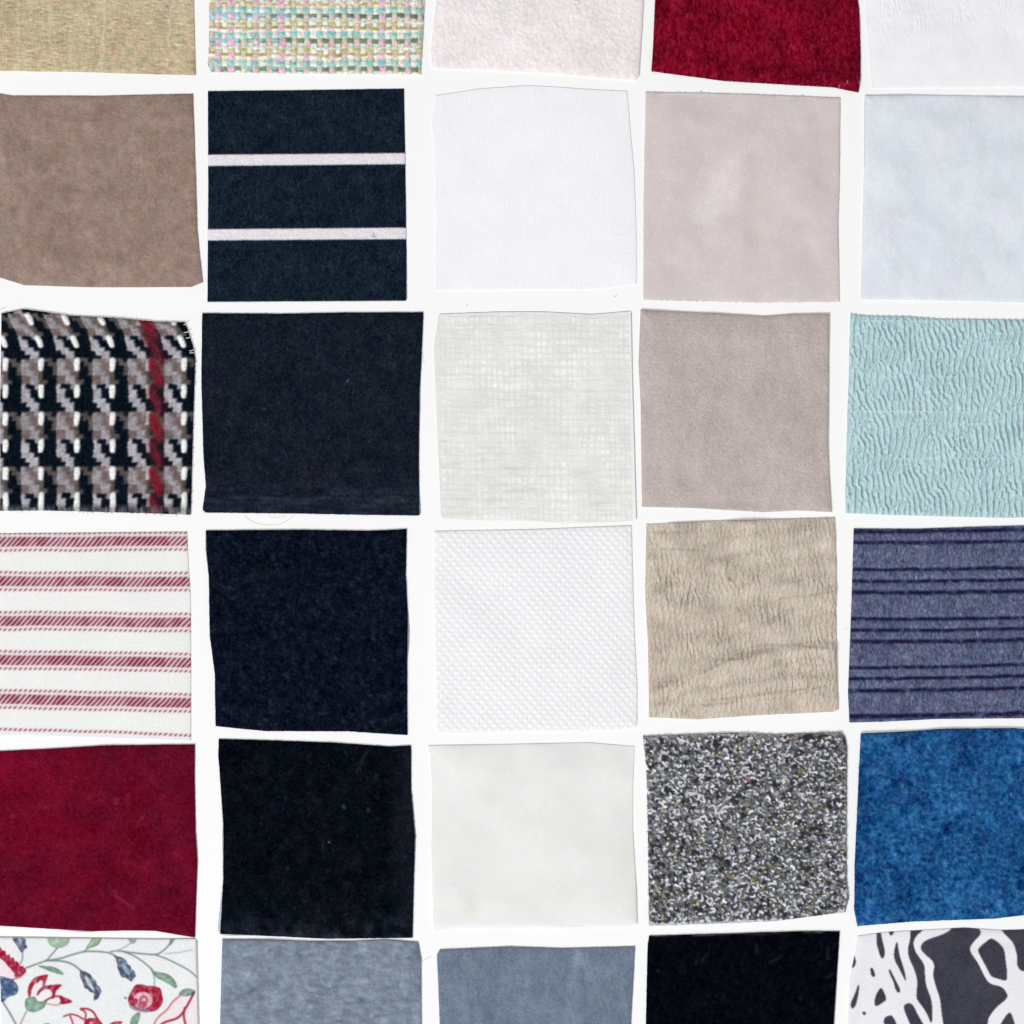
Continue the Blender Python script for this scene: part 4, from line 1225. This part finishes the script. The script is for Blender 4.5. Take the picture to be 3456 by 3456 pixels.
sw('40', 'burgundy_swatch', 'dark burgundy square between the red ticking and the floral print', [(-40, 2537), (2, 2535), (184, 2526), (349, 2516), (657.8, 2512)], [(657, 2608.6), (659.7, 2810.8), (666, 2902.6)],
   [(-50, 3120), (0, 3124), (110, 3130.5), (308.7, 3142.6), (422.6, 3139.7), (522, 3140.8), (657.8, 3163.6)], [(-46, 2820)], w_burgundy, M['red_velvet'], .9, seed=51, wave=(.15, 250), edge=8)
sw('41', 'black_swatch', 'black square with one tiny red fleck, right of the burgundy one', [(738.3, 2493.7), (891.5, 2497.6), (1121, 2506), (1312.8, 2519), (1387.5, 2516)],
   [(1387.5, 2661.5), (1400.9, 2822.4), (1397, 2967.9)], [(742.9, 3151.7), (929.8, 3159.4), (1102, 3167.8), (1392.4, 3164.4)], [(737, 2546.6), (753.6, 2776.4), (753.6, 2967.9)],
   w_ink, M['dark_velvet'], .9, seed=52, wave=(.15, 240), fuzz=1.0, edge=8)
sw('42', 'felt_swatch', 'ivory felt square with faint greyish smudges, left of the grey boucle', [(1444.4, 2515.4), (1695, 2511.5), (1990.4, 2505.6), (2141, 2518.6)],
   [(2136, 2676.7), (2136, 2794.7), (2147.8, 2991.4)], [(1463.3, 3143.6), (1530, 3133.8), (1813.4, 3131), (2114.3, 3131), (2151.7, 3118)],
   [(1451.5, 2562.6), (1458, 2676.7), (1455.4, 2873.4)], w_ivory, M['soft_white_cloth'], .3, seed=53, wave=(.15, 280))
sw('43', 'boucle_swatch', 'black and white boucle square with gold flecks', [(2169.5, 2483.4), (2474.4, 2472.4), (2631.7, 2477.5), (2838.3, 2469.7), (2852.8, 2487.4)],
   [(2858.7, 2524.7), (2856.8, 2843.4), (2858, 2973.2), (2865, 3028.3)], [(2190.4, 3124.7), (2415.4, 3116.8), (2612, 3109), (2852, 3077.5)], [(2181.3, 2587.7), (2186.4, 2804)],
   w_boucle, M['wool_yarn'], .9, step=1.8, rstep=1.5, seed=54, wave=(.1, 220), fuzz=1.5)
sw('44', 'plush_swatch', 'bright royal blue plush square right of the grey boucle', [(2904.4, 2475), (3052, 2468.7), (3188, 2459), (3419.6, 2457), (3456, 2459.5), (3600, 2468)], [(3594, 2780)],
   [(2893.4, 3125.4), (3070.5, 3110.7), (3360.8, 3099.7), (3456, 3088.7), (3590, 3080)], [(2894, 2697.3), (2884.2, 2917.8), (2883, 3072)], w_bluevelvet, M['blue_velvet'], 1.4, seed=55, wave=(.25, 200), edge=7, fuzz=1.0)

sw('50', 'floral_swatch', 'white square printed with red flowers and green vines', [(-14, 3163), (290, 3166.4), (543.5, 3170), (634, 3168.5), (661, 3168.5)], [(668, 3456)],
   [(4, 3850), (676, 3846)], [(0, 3300), (3, 3350)], w_floral, M['soft_white_cloth'], .4, step=1.8, seed=61, wave=(.05, 300))
sw('51', 'melton_swatch', 'cloudy grey-blue felted square below the black square', [(750.6, 3169), (911.5, 3169.8), (1045.5, 3176), (1198.7, 3175), (1302, 3170), (1411.3, 3178.6)], [(1421.6, 3233.4), (1422.8, 3456)],
   [(748, 3850), (1425, 3856)], [(743, 3456)], w_greyfelt, M['brushed_cotton'], .7, seed=62, wave=(.15, 200))
sw('52', 'canvas_swatch', 'plain slate blue square below the ivory felt', [(1484, 3204.4), (1719.6, 3194), (1899.6, 3199.8), (2143.2, 3193.3)], [(2129.4, 3456)],
   [(1500, 3880), (2118, 3876)], [(1474.5, 3222), (1480, 3341.5), (1484, 3456)], w_slate, M['brushed_cotton'], .7, seed=63, wave=(.12, 240))
sw('53', 'jet_swatch', 'pure black square with a pinkish top edge, below the grey boucle', [(2191, 3157.7), (2411, 3151.7), (2709, 3142.4), (2834, 3142.4)], [(2820.9, 3333.6), (2813.4, 3456)],
   [(2172, 3850), (2804, 3846)], [(2185.4, 3192), (2179.8, 3456)], w_black, M['dark_velvet'], .9, seed=64, wave=(.12, 240), fuzz=1.0, edge=8)
sw('54', 'abstract_print_swatch', 'charcoal square printed with white scribbled lines, below the blue plush', [(2894.2, 3158.5), (2983.5, 3146), (3254.5, 3130.7), (3382, 3139.3), (3456, 3137), (3570, 3136)], [(3574, 3456)],
   [(2850, 3840), (3580, 3836)], [(2884.6, 3221.6), (2867, 3301.3), (2859.8, 3456)], w_scribble, M['soft_white_cloth'], .4, step=1.8, seed=65, wave=(.08, 260))

# ------------------------------------------------------------------ backs peeping out under the cut edges
bump = lambda c, w, a: (lambda t: a * math.exp(-((t - c) / w) ** 2))
add = lambda *f: (lambda t: sum(g_(t) for g_ in f))
k0 = lambda v: (lambda t: v)
backing('11', 'cloth_back', m_back, (k0(.8), add(k0(.5), lambda t: 3.5 * max(0, t - .7) / .3), k0(.6), k0(2.6)))
backing('21', 'cloth_back', m_back, (k0(1.2), add(k0(.8), bump(.45, .12, 3), bump(1, .1, 5)), k0(1), k0(1.6)))
backing('31', 'cloth_back', m_back, (add(k0(1), bump(.1, .1, 2)), add(k0(.8), bump(.52, .1, 6)), k0(1), k0(1.5)))
backing('41', 'cloth_back', m_back, (add(k0(1), bump(.5, .14, 3), bump(.95, .16, 7)), add(k0(.8), bump(.4, .2, 3)), k0(1), add(k0(1.2), bump(.05, .1, 4))))
backing('40', 'cloth_back', m_back_pink, (k0(1), add(k0(1), bump(.5, .2, 3)), k0(1), add(k0(1.2), bump(.45, .06, 4))))
backing('53', 'cloth_back', m_back, (k0(1), add(k0(1.2), bump(.4, .3, 2)), k0(.8), k0(1)))
backing('50', 'backing_sheet', m_back_white, (k0(0), k0(6), k0(3.6), k0(4)))
backing('22', 'backing_sheet', m_back_white, (k0(3), k0(3), k0(1.5), k0(2)))

# ------------------------------------------------------------------ loose fibres at the cut edges


def fringe(key, name, material, which, count, length, seed, rad=.45, zmm=.5):
    o, cx, cy, P, *_ = SW[key]
    rng = np.random.default_rng(seed)
    paths = []
    for _ in range(count):
        s_ = which[rng.integers(len(which))]
        t = rng.random()
        nv, nu = P.shape[:2]
        if s_ == 't': p = P[0, int(t * (nu - 1))]; nrm = (0, -1)
        elif s_ == 'b': p = P[-1, int(t * (nu - 1))]; nrm = (0, 1)
        elif s_ == 'l': p = P[int(t * (nv - 1)), 0]; nrm = (-1, 0)
        else: p = P[int(t * (nv - 1)), -1]; nrm = (1, 0)
        L_ = length * rng.uniform(.4, 1.3)
        a = rng.normal() * .5
        dx = nrm[0] * math.cos(a) - nrm[1] * math.sin(a); dy = nrm[0] * math.sin(a) + nrm[1] * math.cos(a)
        q = []
        c = rng.normal() * .25
        for k_ in range(6):
            u = k_ / 5
            q.append((p[0] - dx * 3 + dx * (L_ + 3) * u - dy * c * L_ * u * u, p[1] - dy * 3 + dy * (L_ + 3) * u + dx * c * L_ * u * u, max(.06, zmm * (1 - u) + .05)))
        paths.append(q)
    f_ = threads(name, paths, material, parent=o, cx=cx, cy=cy, rad=rad)
    f_['kind'] = 'stuff'
    return f_


fringe('13', 'frayed_fibres', m_hair_pink, 'tb', 120, 5, 1)
fringe('01', 'frayed_fibres', m_hair_white, 'tblr', 110, 6, 2, .5)
fringe('20', 'frayed_fibres', m_hair_dark, 'tbr', 70, 6, 3, .5, .8)
fringe('43', 'frayed_fibres', m_hair_white, 'bl', 90, 6, 4, .5, .8)
fringe('03', 'frayed_fibres', m_hair_pink, 'b', 40, 3, 5, .35, .8)
# pale yarn ends along the right edge of the houndstooth
o, cx, cy, P, *_ = SW['20']
ends = []
for xa, ya, xb, yb in ((620, 1096, 634, 1092), (622, 1122, 642, 1120), (628, 1141, 646, 1139), (640, 1184, 656, 1182), (640, 1190, 657, 1192)):
    ends.append([(xa + (xb - xa) * u, ya + (yb - ya) * u + S(u * 5) * 1.2, 1.25 - .2 * u) for u in np.linspace(0, 1, 6)])
threads('yarn_ends', ends, m_hair_white, parent=o, cx=cx, cy=cy, rad=1.3, sides=8)

# ------------------------------------------------------------------ stray fibres lying on the table


def stray(pts, label, rad=.45, material=m_hair, n_=3):
    p = chaikin(pts, False, n_)
    c = p.mean(0)
    o_ = threads('stray_fibre', [[(x, y, .12 + .1 * abs(S(i * .4))) for i, (x, y) in enumerate(p)]], material, cx=c[0], cy=c[1], rad=rad)
    tag(o_, label, 'fibre', 'stray fibres on the tabletop')


stray([(826, 1740), (842, 1757), (868, 1768), (900, 1773), (935, 1772), (965, 1762), (985, 1745), (996, 1736)], 'fine curved grey hair on the tabletop under the widest near-black square')
stray([(905, 1744), (935, 1748), (965, 1742)], 'short faint hair just inside the curved hair below the near-black square', .35)
stray([(0, 1046), (8, 1042), (22, 1034)], 'short grey hair on the tabletop above the houndstooth corner', .7)
stray([(1424, 1190), (1428, 1204), (1431, 1226)], 'thin hair standing off the right edge of the near-black square', .35)
stray([(2846, 2126), (2852, 2122), (2858, 2122)], 'tiny hair between the sand crinkled square and the indigo striped square', .4)
stray([(1424, 3245), (1438, 3236), (1455, 3228)], 'faint hair right of the cloudy grey-blue square', .45)
stray([(2082, 996), (2078, 1002), (2074, 1001)], 'tiny grey fleck of fibre below the smooth white square', .9)
stray([(1576, 1028), (1576, 1036)], 'tiny upright fibre fleck above the cream slub square', .8, n_=2)
